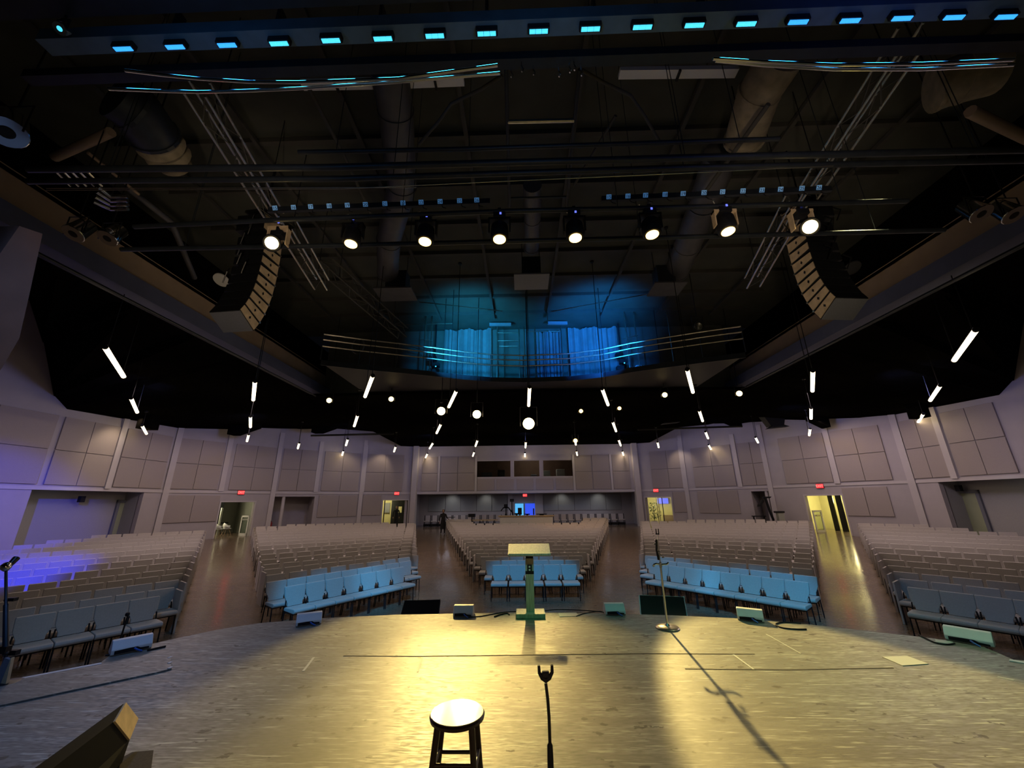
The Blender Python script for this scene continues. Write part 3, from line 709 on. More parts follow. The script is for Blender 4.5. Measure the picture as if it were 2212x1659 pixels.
# --- two dark screens standing on the hall floor before the stage
def floor_screen(c, Y, lab, frame):
    """c: four corners tl,tr,br,bl in the photograph"""
    t = thing('floor_screen', lab, 'screen', (0, 0, 0), 0, 'confidence screens before the stage')
    tl, tr = [aty(x, y, Y+.22) for x, y in c[:2]]; br, bl = [aty(x, y, Y) for x, y in (c[2], c[3])]
    dn = (bl-tl)+(br-tr); dn *= .5; k = .35
    bl = bl+dn*k; br = br+dn*k; n = (tr-tl).cross(bl-tl).normalized()
    if n.y > 0: n = -n
    MB().prism([tl, tr, br, bl], -n*.06).build('casing', frame, t)
    i = lambda a, b, s: a+(b-a)*s
    cc = (tl+tr+br+bl)/4; ins = [i(p, cc, .035) for p in (tl, tr, br, bl)]
    MB().prism([p+n*.004 for p in ins], -n*.003).build('panel', 'screen', t)
    m = (bl+br)/2; mb = MB(); mb.box((m.x, m.y+.15, .2), (.5, .35, .4)); mb.box((m.x, m.y+.12, .05), (.7, .6, .1)); mb.build('stand', 'black', t)
    return t
floor_screen([(874,1297),(951,1295),(948,1325),(865,1329)], 8.35, 'dark confidence screen before the stage, left of the pulpit', 'black')
floor_screen([(1380,1285),(1478,1289),(1484,1325),(1383,1320)], 8.35, 'dark confidence screen with pale frame, behind the microphone stand', 'white')
# --- black microphone stand at the left edge
lp = atz(12, 1478, SZ); d = (lp-EYE).dot(FW); mpx = 1/F*d
ls = thing('microphone_stand', 'black microphone stand at the left edge of the stage', 'microphone stand', (lp.x, lp.y, SZ))
MB().lathe([(.14, 0), (.14, .012), (.02, .03)], 20).build('base', 'blackm', ls, smooth=True)
tp = aty(13, 1232, lp.y)-lp; LM = tp.normalized().to_track_quat('Z', 'Y').to_matrix(); kz = tp.length/1.27
MB().lathe([(.016, .02), (.016, .30), (.028, .31), (.03, .40), (.026, .41), (.022, .85), (.014, .86), (.013, 1.24)], 12, (0,0,0), 0, LM).build('pole', 'pipe', ls, smooth=True)
mb = MB(); [mb.box(LM @ V(c), s) for c, s in (((-.05, 0, .90), (.12, .05, .035)), ((0, 0, .36), (.07, .06, .07)), ((-.06, 0, .31), (.14, .05, .05)))]; mb.build('clamp', 'blackm', ls)
mb = MB(); mb.lathe([(.02, 1.24), (.045, 1.27), (.045, 1.32), (.02, 1.34)], 14, (0,0,0), 0, LM); mb.build('ring_clip', 'chrome', ls, smooth=True)
mb = MB(); mb.tube([LM @ V((-.03, 0, 1.30)), LM @ V((-.10, 0, 1.38))], .028, 10, r2=.035); mb.build('microphone', 'blackm', ls, smooth=True)
mb = MB(); mb.prism([(-.10,-.05,.01),(.0,-.05,.01),(.02,-.05,.25),(-.05,-.05,.27)], (0,.03,0)); mb.build('cloth_flag', 'greyc', ls)
mb = MB(); mb.prism([(.0,-.05,.02),(.06,-.05,.02),(.03,-.05,.27),(.02,-.05,.27)], (0,.03,0)); mb.build('wood_slat', 'ply_lit', ls)
# small stand beside the left fill speaker
p = atz(256, 1396, SZ); t = thing('microphone_stand', 'short black gooseneck microphone before the far left chairs', 'microphone stand', (p.x, p.y, SZ))
MB().lathe([(.06, 0), (.06, .012), (.01, .02)], 16).build('base', 'blackm', t)
MB().tube([(0, 0, .01), (.01, 0, .2), (.025, 0, .38)], .011, 8).build('pole', 'blackm', t)
mb = MB(); mb.lathe([(.0, -.03), (.022, -.02), (.028, 0), (.022, .02), (0, .03)], 12, (.015, 0, .40)); mb.build('microphone', 'black', t, smooth=True)
# --- cables, plates, marks
def cable(name, pts, r, lab, m='black', z=None, group=None):
    P = [atz(x, y, SZ+(r if z is None else z)) for x, y in pts]; Q = []
    for i in range(len(P)-1):
        a = P[max(i-1, 0)]; b = P[i]; c = P[i+1]; e = P[min(i+2, len(P)-1)]
        for k in range(6):
            s = k/6; Q.append(.5*((2*b)+(c-a)*s+(2*a-5*b+4*c-e)*s*s+(3*b-a-3*c+e)*s**3))
    Q.append(P[-1]); return tag(MB().tube(Q, r, 6).build(name, m, smooth=True), lab, 'cable', group)
cable('audio_cable', [(1012,1333),(1040,1331),(1078,1324),(1110,1321),(1140,1323)], .008, 'thin dark cable from the left fill speaker to the pulpit')
cable('audio_cable', [(1160,1322),(1200,1317),(1250,1318),(1300,1322),(1318,1328)], .008, 'thin dark cable from the pulpit to the right fill speaker')
cable('audio_cable', [(1245,1331),(1262,1325),(1290,1321),(1300,1321)], .007, 'short loose cable by the pale floor plate')
cable('audio_cable', [(1068,1332),(1078,1328),(1086,1326),(1096,1324),(1100,1328)], .012, 'short kinked black cable left of the pulpit base')
cable('coiled_cable', [(1730,1346),(1690,1344),(1675,1349),(1690,1356),(1720,1359),(1742,1359)], .010, 'coiled cable with blue connectors near the right stage edge')
cable('audio_cable', [(1985,1372),(2000,1379),(2020,1388),(2045,1392),(2062,1390)], .010, 'dark cable before the far right chairs')
cable('audio_cable', [(228,1416),(250,1413),(270,1409),(279,1403)], .012, 'dark cable before the left end fill speaker')
cable('audio_cable', [(318,1405),(340,1400),(358,1396)], .012, 'short black cable at the left end of the stage')
def plate(pts, lab, m, th=.006, name='floor_plate', cat='floor plate'):
    P = [atz(x, y, SZ) for x, y in pts]; return tag(MB().prism([p+V((0,0,.001)) for p in P], (0, 0, th)).build(name, m), lab, cat)
plate([(1206,1325),(1245,1324),(1250,1331),(1209,1333)], 'pale square floor plate right of the pulpit', 'tape')
plate([(1906,1420),(1960,1418),(2006,1435),(1950,1439)], 'pale hatch plate in the right of the stage floor', 'tape')
plate([(2020,1382),(2058,1387),(2062,1393),(2022,1388)], 'narrow pale plate at the right stage edge', 'tape')
plate([(262,1640),(285,1628),(331,1624),(326,1662),(250,1690)], 'dark mat under the stage monitor', 'carpet', .01, 'floor_mat', 'mat')
for k, (a, b, w_) in enumerate((((912,1420),(902,1452),.012), ((1455,1378),(1505,1440),.0), ((1584,1414),(1628,1446),.012), ((655,1450),(678,1420),.014), ((1655,1370),(1730,1412),.008), ((2155,1462),(2190,1470),.012))):
    if not w_: continue
    A = atz(*a, SZ+.001); B = atz(*b, SZ+.001); n = (B-A).cross(V((0,0,1))).normalized()*w_
    nm = ('left of the pulpit shadow', '', 'right of the microphone shadow', 'on the left of the stage', 'beyond the right light pool', 'at the right edge')[k]
    tag(MB().prism([A-n, A+n, B+n, B-n], (0, 0, .002)).build('tape_strip', 'tape'), 'short diagonal tape strip on the stage %s' % nm, 'tape')
# long shadow lines on the stage, laid as thin dark strips
for k, (pts, lab) in enumerate(((((742,1417),(900,1418),(1070,1416),(1215,1414)), 'long shadow line on the stage behind the pulpit'), (((1215,1414),(1400,1412),(1630,1413)), 'long shadow line on the stage at the microphone'), (((1480,1445),(1700,1447),(1930,1443)), 'second long shadow line towards the right hatch'))):
    P = [atz(x, y, SZ+.001) for x, y in pts]; n = V((0, .011, 0)); mb = MB(); mb.prism([p-n for p in P]+[p+n for p in P[::-1]], (0, 0, .0015)); tag(mb.build('shadow_line', 'carpet'), lab, 'tape')
# low step panel at the left and pale nosings
P = [atz(x, y, SZ+.014) for x, y in ((-30,1480),(352,1411),(369,1413),(371,1444),(340,1452),(-30,1530))]
t = tag(MB().prism([p-V((0,0,.014)) for p in P], (0, 0, .016)).build('step_panel', 'stage', bevel=.004), 'long low step panel along the left front of the stage', 'step')
P = [atz(x, y, SZ+.004) for x, y in ((-40,1481),(218,1432),(220,1434.5),(-40,1484))]
tag(MB().prism([p-V((0,0,.05)) for p in P], (0, 0, .056)).build('stage_nosing', 'white'), 'pale edging strip on the left front of the stage', 'edging')
P = [atz(x, y, SZ+.004) for x, y in ((2182,1425),(2250,1436),(2250,1440),(2180,1428))]
tag(MB().prism([p-V((0,0,.05)) for p in P], (0, 0, .056)).build('stage_nosing', 'white'), 'pale edging strip at the right end of the stage', 'edging')
for k, y in enumerate((1419.5, 1431, 1442)):
    p = atz(367.5, y, SZ+.018); tag(MB().box((p.x, p.y, p.z), (.035, .05, .004)).build('marker_tape', 'white'), 'white tape square on the step panel, %s of three' % ('farthest', 'middle', 'nearest')[k], 'tape')

# ================================================================ rig above the stage
def pipe_line(name, pts, z, r, m, lab, cat='batten', box=False, group=None, n=10):
    P = [atz(x, y, z) for x, y in pts]
    mb = MB()
    if box:
        a, b = P[0], P[-1]; d = (b-a).normalized(); s = V((-d.y, d.x, 0)); 
        mb.prism([a-s*r-V((0,0,r)), a+s*r-V((0,0,r)), a+s*r+V((0,0,r)), a-s*r+V((0,0,r))], b-a)
    else:
        mb.tube(P, r, n)
        if name == 'pipe_batten':
            for s in (.08, .36, .64, .92): c = P[0]+(P[-1]-P[0])*s; c = min(P, key=lambda q_: abs(q_.x-c.x)) if 0 else c; mb.tube([c, V((c.x, c.y, 11.4))], .006, 4)
    return tag(mb.build(name, m, smooth=not box), lab, cat, group)
LZ = 7.62
# LED batten: housing beam, then 18 fixtures hanging under it
pipe_line('lighting_batten', [(100, 92), (2330, 2)], LZ+.16, .085, 'bluelit', 'wide batten carrying the row of blue lamps, nearest overhead', box=True, group='overhead battens')
lx = [266+112.2*i for i in range(18)]; ly = [106,102,98,94.5,88,84,78,73,68,63,59,55,52,48,45,40,38,37]
lp0 = None
a = atz(266,106,LZ); b = atz(2173,37,LZ); lrz = math.atan2(b.y-a.y, b.x-a.x)
for i in range(18):
    p = atz(lx[i], ly[i], LZ); lab = 'glowing blue lamp bar under the nearest batten, %s from the left' % ORD[i]
    t = thing('wash_light', lab, 'stage light', p, lrz, 'blue lamp bars under the nearest batten')
    MB().box((0, 0, .05), (.24, .07, .09)).build('housing', 'black', t, bevel=.008)
    mb = MB()
    for ix in range(3):
        for iy in (0, 1): mb.box((-.068+ix*.068, -.011+iy*.022, .0), (.064, .019, .01))
    mb.build('lens', 'ledb' if i < 3 or i > 12 else 'led', t)
    MB().box((0, 0, .10), (.03, .05, .06)).build('bracket', 'blackm', t)
    spot(p-V((0, 0, .03)), p-V((0, -.1, 3)), 10, (.03,.36,1) if i < 3 or i > 12 else (.04,.50,.80), 150, .6, .16)
# hangers above batten
for k, x in enumerate((385, 605, 825, 1052, 1282, 1515, 1745)):
    p = atz(x, 30-(x-1100)*.035, 7.95); t = MB(); t.box((p.x, p.y, p.z), (.035, .10, .34)); tag(t.build('batten_clamp', 'blackm'), 'black clamp hanging the nearest batten, %s from the left' % ORD[k], 'clamp', 'clamps on the nearest batten')
pipe_line('lighting_batten', [(60, 168), (2330, 88)], 7.75, .06, 'pipe', 'dark square batten just beyond the blue lamps', box=True, group='overhead battens')
pipe_line('lighting_batten', [(-30, 8), (2300, -95)], 7.9, .10, 'pipe', 'dark truss beam at the top edge of the picture', box=True, group='overhead battens')
for pts, z, r, m, lab in (
    ([(645,329),(1000,322),(1683,300)], 7.9, .035, 'pipe', 'short blue-grey pipe ending left of the centre lift frame'),
    ([(60,366),(700,362),(1480,341),(2300,322)], 7.5, .05, 'pipe', 'thick dark pipe batten, upper of the pair before the number strips'),
    ([(60,392),(740,386),(1480,362),(2300,345)], 7.5, .045, 'pipe', 'thick dark pipe batten, lower of the pair before the number strips'),
    ([(290,490),(600,475),(1100,456),(1500,447),(1960,434)], 7.25, .04, 'pipe', 'pipe batten from which the warm moving lights hang'),
    ([(262,539),(740,530),(1480,512),(2040,497)], 7.0, .04, 'pipe', 'pipe batten crossing behind the moving light lenses')):
    pipe_line('pipe_batten', pts, z, r, m, lab, group='pipe battens over the stage')
for pts, lab in (([(100,411),(740,408),(1100,391),(1480,374),(1800,358)], 'long taut pale cable below the pipe battens'), ([(100,407),(900,405)], 'second taut cable on the left below the battens')):
    pipe_line('steel_cable', pts, 7.3, .007, 'steel', lab, 'cable', n=6)
# sagging shiny cables that catch the blue lamps
for pts, lab in (([(235,192),(330,196),(430,199),(540,196),(650,191),(860,177),(1080,158)], 'sagging glossy cable with blue glints on the left, lower'),
                 ([(270,152),(350,162),(430,170),(540,177),(640,178),(860,170),(1075,141)], 'sagging glossy cable with blue glints on the left, upper'),
                 ([(1540,127),(1650,134),(1800,140),(1990,138),(2190,129)], 'sagging glossy cable with blue glints on the right, upper'),
                 ([(1545,131),(1650,141),(1800,150),(1990,150),(2190,140)], 'sagging glossy cable with blue glints on the right, lower')):
    pipe_line('glossy_cable', pts, 6.9, .016, 'chrome', lab, 'cable', n=8)
# lift frame in the centre: two long rails with cross tubes
t = thing('lift_frame', 'open overhead pipe frame with two long rails at the centre', 'frame')
for a, b in (((1093,148),(1101,446)), ((1252,150),(1224,446))): MB().tube([atz(*a, 8.3), atz(*b, 8.3)], .028, 10).build('rail', 'pipe', t, smooth=True)
for y, x0, x1 in ((263,1097,1240), (428,1101,1226)):
    MB().tube([atz(x0, y, 8.3), atz(x1, y-3, 8.3)], .03 if y < 300 else .02, 8).build('cross_tube', 'steel' if y < 300 else 'pipe', t, smooth=True)
for pts, lab in (([(1085,163),(1040,192),(975,224),(948,262),(905,312)], 'bent grey conduit dropping left from the centre frame'), ([(1258,152),(1300,176),(1362,206),(1392,250),(1424,305)], 'bent grey conduit dropping right from the centre frame')):
    pipe_line('conduit', pts, 8.6, .025, 'purlin', lab, 'conduit')
# glinting hooks near the top of the frame
for k, (x, y) in enumerate(((1104,155),(1127,143),(1152,150),(1207,154),(1230,145),(1240,140),(1255,152))):
    p = atz(x, y, 7.6); t = MB(); t.tube([p+V((0,0,.06)), p, p+V((.02,0,-.05)), p+V((.0,0,-.09))], .010, 6); tag(t.build('shackle', 'chrome'), 'small shiny shackle under the centre frame, %s from the left' % ORD[k], 'shackle', 'shackles at the centre frame')
# number strips
def numstrip(x0, y0, x1, y1, z, tags, side):
    A = atz(x0, y0, z); B = atz(x1, y1, z); d = B-A
    t = thing('number_strip', 'dark numbered circuit strip with pale tags on the %s' % side, 'circuit strip', (0,0,0))
    s = V((0, .05, 0)); mb = MB(); mb.prism([A-V((0,0,.05)), A-V((0,0,.05))+s, A+V((0,0,.05))+s, A+V((0,0,.05))], d); mb.build('raceway', 'pipe', t)
    rd = d.normalized(); up = (UP - rd*UP.dot(rd)).normalized()
    nf = rd.cross(up)
    for x, n in tags:
        f = (x-x0)/(x1-x0); 
        # walk along the strip to the tag's column
        lo_, hi_ = 0.0, 1.0
        for _ in range(30):
            m_ = (lo_+hi_)/2; q_ = A+d*m_-EYE; px = IMW/2+F*q_.dot(RT)/q_.dot(FW)
            if px < x: lo_ = m_
            else: hi_ = m_
        c = A+d*lo_+V((0, -.012, 0))
        upv = V((0, -.5, .86)); upv = (upv-rd*upv.dot(rd)).normalized(); nn = rd.cross(upv)
        mb = MB(); hw, hh = .042, .045; g = mb.prism([c-rd*hw-upv*hh, c+rd*hw-upv*hh, c+rd*hw+upv*hh, c-rd*hw+upv*hh], nn*.004).build('number_tag', 'tag', t)
        text('number', str(n), .075, c+nn*.006, rd, upv, 'ink', g)
        mb = MB(); e = c+V((.03, .02, -.06)); mb.tube([e, e+V((.02, -.02, -.06)), e+V((.08, -.02, -.08))], .008, 6); mb.build('pigtail', 'black', t)
numstrip(578, 452, 1058, 433, 7.7, list(zip((595,635,672,712,751,790,832,871,910,951,993,1030), range(15, 27))), 'left')
numstrip(1300, 428, 1797, 406, 7.7, list(zip((1315,1356,1394,1436,1475,1520,1560,1604,1645,1685,1731,1768), range(15, 27))), 'right')
# moving lights
ml = [(587,525,-.5,'L'),(758,527,0,''),(918,522,0,''),(1079,517,0,''),(1243,514,0,''),(1409,507,0,''),(1573,500,0,''),(1750,490,.5,'R')]
for i, (x, y, k, s) in enumerate(ml):
    yp = (488,483,468,457,453,449,445,440)[i]; p0 = atz(x, yp, 7.25); lens = aty(x, y, p0.y+.02)
    t = thing('moving_light', 'black moving light with glowing warm lens, %s from the left' % ORD[i], 'stage light', (lens.x, lens.y, lens.z), 0, 'moving lights on the far batten')
    tgt = EYE-V((0, .0, .5)) if s else V((lens.x*.5, -1.2, 0.6))
    if s: aim = (EYE-lens).normalized()
    else: aim = V((0, -.10, -1)).normalized()
    rot = aim.to_track_quat('Z', 'Y').to_matrix()
    MB().lathe([(.10, -.30), (.135, -.26), (.145, -.12), (.145, -.02), (.13, 0)], 24, (0,0,0), 0, rot).build('head', 'black', t, smooth=True)
    MB().lathe([(.100, .0), (.100, .008), (.03, .012)], 24, (0,0,0), 0, rot).build('lens', 'lamph' if s else 'lampw', t, smooth=True)
    mb = MB(); top = -aim*.18
    for sx in (-1, 1): mb.prism([V((sx*.16, top.y-.04, top.z-.06)), V((sx*.16, top.y+.06, top.z-.06)), V((sx*.16, top.y+.05, .40)), V((sx*.16, top.y-.05, .40))], (sx*.02, 0, 0))
    mb.box((0, top.y, .38), (.36, .12, .04)); mb.build('yoke', 'silver' if i in (0,6,7) else 'blackm', t)
    hb = p0.z-lens.z; MB().box((0, top.y, hb-.08), (.20, .16, .10)).build('base', 'black', t, bevel=.01); MB().box((0, top.y, hb), (.05, .12, .12)).build('clamp', 'blackm', t)
    MB().box((.02, top.y-.085, .45), (.03, .01, .035)).build('display', 'dot', t)
    mb = MB(); mb.tube([(-.1, top.y, .5), (-.16, top.y-.05, .56), (-.12, top.y, .62)], .008, 6); mb.build('safety_cable', 'steel', t)
    C_ = V((0,0,0))
# line arrays
def array(Xi, sgn, lab, Y0=8.15, ztop=9.5):
    """Xi: inner side face, sgn: direction of the cabinet width"""
    t = thing('line_array', lab, 'loudspeaker', (Xi, Y0, ztop), R(5*sgn))
    angs = [-4, -3, -2, 0, 2, 5, 9, 14, 20, 27]; fy, fz_ = 0.0, 0.0; W = .72
    for i, a in enumerate(angs):
        a = R(a); h = .55 if i == 0 else .285; d = .66 if i == 0 else .56
        dn = V((0, -math.sin(a), -math.cos(a))); bk = V((0, -math.cos(a), math.sin(a)))
        A = V((0, fy, fz_)); Bp = A+dn*h; Cp = A+dn*(h*.86)+bk*d; D = A+dn*(h*.12)+bk*d
        c = MB().prism([A+dn*.012, Bp-dn*.012, Cp, D], (sgn*W, 0, 0)).build('cabinet', 'black', t, bevel=.008)
        sd = V((-sgn*.012, 0, 0))
        MB().prism([A+dn*.03-bk*-.02, Bp-dn*.03+bk*.02, Cp-dn*.03-bk*.01, D+dn*.02-bk*.01], sd).build('side_plate', 'silver', c)
        cc = (A+Bp+Cp+D)/4; s = .03 if i else .055
        MB().prism([cc+dn*s*1.5, cc+bk*s, cc-dn*s*1.5, cc-bk*s], sd*1.4).build('handle_opening', 'black', c)
        MB().box(A+bk*.03+sd, (.03, .045, .035)).build('rigging_pin', 'steel', c)
        if i == len(angs)-1: MB().prism([Bp-dn*.008-bk*-.02, Cp-dn*.008-bk*.02, Cp-dn*.008-bk*.02+V((sgn*W, 0, 0)), Bp-dn*.008-bk*-.02+V((sgn*W, 0, 0))], dn*.02).build('bottom_plate', 'greyc', c)
        fy, fz_ = Bp.y, Bp.z
    mb = MB(); mb.box((sgn*W/2, -.25, .06), (.5, .7, .07)); mb.tube([(sgn*W/2, -.25, .08), (sgn*W/2, -.25, 1.8)], .02, 6); mb.build('fly_frame', 'blackm', t)
    mb = MB()
    for k in range(7):
        yy = -.62-.12*random.random(); xx = sgn*(W*.25+.5*random.random()); mb.tube([(xx, yy, -.1-.25*k), (xx+.06, yy-.1, -.25-.25*k), (xx-.05, yy-.04, -.5-.25*k)], .014, 6)
    mb.build('rear_cabling', 'blackm', t)
    return t
array(-5.98, -1, 'long curved hanging line array loudspeaker on the left')
array(6.62, 1, 'long curved hanging line array loudspeaker on the right')
# cable bundles dropping behind arrays
for k, (pts, lab) in enumerate((([(528,498),(522,505),(524,560),(530,590),(515,605)], 'cable bundle hanging behind the left line array'), ([(1800,470),(1795,540),(1790,590),(1798,600)], 'cable bundle hanging behind the right line array'))):
    P = [aty(x, y, 8.1) for x, y in pts]; tag(MB().tube(P, .02, 8).build('cable_bundle', 'steel', smooth=True), lab, 'cable')
# trusses running out over the hall
def truss(a, b, z0, z1, lab, w=.30, n=None, m='alu'):
    A = atz(*a, z0); B = atz(*b, z1); d = B-A; L = d.length; u = d.normalized(); s = u.cross(V((0,0,1))).normalized(); v = s.cross(u)
    t = thing('lighting_truss', lab, 'truss', (0,0,0))
    offs = [(-1,-1),(1,-1),(1,1),(-1,1)]
    for i, j in offs: MB().tube([A+s*i*w/2+v*j*w/2, B+s*i*w/2+v*j*w/2], .022, 8).build('chord', m, t, smooth=True)
    n = n or max(2, int(L/.45)); mb = MB()
    for k in range(n):
        p = A+d*(k/n); q_ = A+d*((k+1)/n)
        for (i0, j0), (i1, j1) in ((offs[0],offs[1]),(offs[1],offs[2]),(offs[2],offs[3]),(offs[3],offs[0])):
            e, f = ((i0,j0),(i1,j1)) if k % 2 else ((i1,j1),(i0,j0))
            mb.tube([p+s*e[0]*w/2+v*e[1]*w/2, q_+s*f[0]*w/2+v*f[1]*w/2], .011, 5)
    mb.build('lattice', 'purlin', t)
    mb = MB()
    for p in (A+d*.15, A+d*.85): mb.tube([p, V((p.x, p.y, 11.4))], .01, 5)
    mb.build('hanging_cable', 'blackm', t)
    return t
truss((425,190), (595,470), 9.0, 9.0, 'silver box truss running outward on the left, nearer length')
truss((615,480), (695,615), 8.9, 8.8, 'silver box truss running outward on the left, farther length', .34)
truss((1975,70), (1745,420), 9.0, 9.0, 'silver box truss running outward on the right, nearer length')
truss((1722,430), (1625,610), 8.9, 8.8, 'silver box truss running outward on the right, farther length', .34)
truss((700,570), (870,720), 9.6, 9.2, 'dark box truss hanging over the hall left of centre', .4, m='purlin')
# single slender roof struts seen through the battens
for pts, z, r, m, lab in (
    ([(667,190),(740,330),(800,460)], 9.3, .035, 'purlin', 'long slanting dark roof strut left of centre'),
    ([(2010,225),(2160,330)], 0, 0, '', ''),
    ([(2095,240),(2250,315)], 9.0, .09, 'tan', 'pale slanting roof beam at the upper right'),
    ([(118,340),(240,285)], 9.2, .08, 'tan', 'pale slanting roof beam at the upper left'),
    ([(190,330),(300,420)], 9.2, .03, 'tan', 'thin slanting roof strut under the pale left beam'),
    ([(1660,225),(1520,420)], 9.0, .04, 'purlin', 'dark slanting cable tray right of centre'),
    ([(275,405),(370,480),(420,600)], 9.4, .07, 'duct', 'curved conduit descending on the left'),
    ([(1330,250),(1240,400)], 9.8, .03, 'purlin', 'thin roof strut right of the centre frame')):
    if r: pipe_line('roof_strut', pts, z, r, m, lab, 'strut', group='struts under the roof')
# ducts
def duct(pts, z, r, lab, m='duct', sock=None):
    t = thing('air_duct', lab, 'duct', (0,0,0), 0, 'round air ducts')
    P = [atz(x, y, z) if len(p_) < 3 else atz(x, y, p_[2]) for p_ in pts for x, y in (p_[:2],)]
    MB().tube(P, r, 20).build('duct_tube', m, t, smooth=True)
    d = (P[-1]-P[-2]).normalized()
    for k in range(1, len(P)):
        mb = MB(); c = P[k]; e = (P[k]-P[k-1]).normalized(); mb.tube([c-e*.03, c+e*.03], r*1.05, 20); mb.build('joint_band', m, t)
    mb = MB(); p = P[-1]; mb.tube([p+V((0,0,r*.8)), V((p.x, p.y, 11.4))], .015, 5); mb.build('strap', 'blackm', t)
    if sock:
        c = P[-1]; mb = MB(); rr = [r*f for f in (1.02, .9, 1.0, .8, .95, .7, .72, .3)]
        mb.tube([c+d*(sock*i/7) for i in range(8)], rr, 20); mb.build('canvas_sleeve', 'canvas', t, smooth=True)
    return t
duct([(840,150),(855,240),(868,400),(840,520),(838,590)], 10.5, .36, 'dark round duct left of centre running along the roof')
duct([(1150,400),(1150,475),(1148,535)], 10.5, .24, 'short dark round duct at the centre of the roof')
duct([(1560,330),(1520,440),(1485,530),(1462,585)], 10.5, .40, 'dark round duct right of centre running along the roof')
duct([(1690,120),(1640,200),(1608,300)], 9.9, .38, 'pale round duct end on the right above the battens', 'canvas')
duct([(250,205),(290,235),(330,290)], 9.3, .42, 'large dark duct on the left with a gathered canvas end', 'pipe', .8)
duct([(2150,150),(2075,170),(2020,190)], 9.3, .36, 'pale canvas duct end at the upper right', 'canvas')
# fluorescent strips
for k, (a, b, m_) in enumerate((((652,187),(803,184),''), ((880,182),(1002,177),''), ((1338,162),(1592,159),''))):
    A = atz(*a, 10.6); B = atz(*b, 10.6); d = B-A; t = thing('strip_light', 'unlit white strip light on the roof, %s from the left' % ORD[k], 'ceiling light', (0,0,0), 0, 'white strip lights on the roof')
    s = V((0, .085, 0)); MB().prism([A-s, A+s, A+s+V((0,0,.1)), A-s+V((0,0,.1))], d).build('housing', 'fluo', t)
    c = A+d*.5; MB().box(c-V((0,0,.03)), (.04, .20, .05)).build('joint_bracket', 'black', t)
# flat grey diffusers and box units near the far roof
for k, (x, y, w_, h_) in enumerate(((855,637,1.3,.9), (1148,610,1.15,.95), (1440,626,1.1,.9))):
    p = atz(x, y, 9.7); t = thing('roof_speaker', 'dark roof box with a flat pale square face, %s' % ('left', 'centre', 'right')[k], 'speaker', (p.x, p.y, p.z), 0, 'roof boxes with pale faces')
    MB().box((0, 0, .03), (w_, h_, .05)).build('face_panel', 'greyc' if k == 1 else 'duct', t); MB().box((0, .1, .5), (w_*.55, .5, .8)).build('body', 'pipe', t)
    mb = MB(); [mb.tube([(sx*.3, .1, .8), (sx*.3, .1, 1.6)], .012, 5) for sx in (-1, 1)]; mb.build('hanger', 'blackm', t)
# chrome parcans and tube cluster at both sides
def par(x, y, z, r, lab, aim=(0,-.5,-1), glow=None):
    p = atz(x, y, z); t = thing('par_can', lab, 'stage light', p, 0, 'chrome lamps at the side bulkheads'); rot = V(aim).normalized().to_track_quat('Z', 'Y').to_matrix()
    MB().lathe([(r*.35, -r*2.4), (r*.8, -r*2.2), (r*.9, -r*.9), (r, 0), (r*.96, .01)], 20, (0,0,0), 0, rot).build('can', 'chrome', t, smooth=True)
    MB().lathe([(r*.94, .0), (r*.3, .012)], 20, (0,0,0), 0, rot).build('lens', 'led' if glow else 'screen', t)
    MB().tube([(-r*1.1, 0, 0), (-r*1.1, 0, r*2.2), (r*1.1, 0, r*2.2), (r*1.1, 0, 0)], .012, 6).build('yoke', 'blackm', t); MB().tube([(0, 0, r*2.2), (0, 0, 11.35-p.z)], .012, 5).build('drop_rod', 'blackm', t)
par(158, 505, 7.5, .17, 'chrome lamp at the left bulkhead, outer of the pair'); par(232, 515, 7.5, .16, 'chrome lamp at the left bulkhead, inner of the pair')
par(2120, 462, 7.5, .17, 'chrome lamp at the right bulkhead, inner of the pair'); par(2190, 465, 7.5, .17, 'chrome lamp at the right bulkhead, outer of the pair')
par(14, 285, 7.4, .20, 'shiny lamp cut off by the left edge of the picture', (.6,-.3,-1))
par(130, 62, 7.6, .06, 'tiny lamp with greenish glint at the upper left', (.2,-.6,-1), 1)
t = thing('tube_rack', 'bundle of shiny parallel tubes at the upper left', 'rack', (0,0,0))
for k in range(4): MB().tube([atz(212+k*-3, 403+k*11, 8.0), atz(240, 425+k*9, 8.0), atz(276, 424+k*9, 8.0)], .035, 10).build('tube', 'chrome', t, smooth=True)
MB().tube([atz(240, 425, 8.0), atz(240, 425, 8.0)+V((0,0,3.4))], .01, 5).build('drop_rod', 'blackm', t)
t = thing('tube_rack', 'second bundle of shiny tubes further left behind the battens', 'rack', (0,0,0))
for k in range(5): MB().tube([atz(122+k*17, 372, 8.0), atz(152+k*17, 402, 8.0)], .018, 8).build('tube', 'chrome', t, smooth=True)
MB().tube([atz(180, 395, 8.0), atz(180, 395, 8.0)+V((0,0,3.4))], .01, 5).build('drop_rod', 'blackm', t)
# side bulkhead tubes below the purple band
for sx, m_ in ((-9.72, 'left'), (10.32, 'right')):
    for k, (dz, r) in enumerate(((-.30, .05), (-.42, .03))):
        tag(MB().tube([(sx+(.25*k if sx < 0 else -.25*k), 4, 7.9+dz), (sx+(.25*k if sx < 0 else -.25*k), 17, 7.9+dz)], r, 8).build('curtain_track', 'pipe', smooth=True), 'long %s curtain track under the %s bulkhead' % (('thick', 'thin')[k], m_), 'track', 'tracks under the bulkheads')

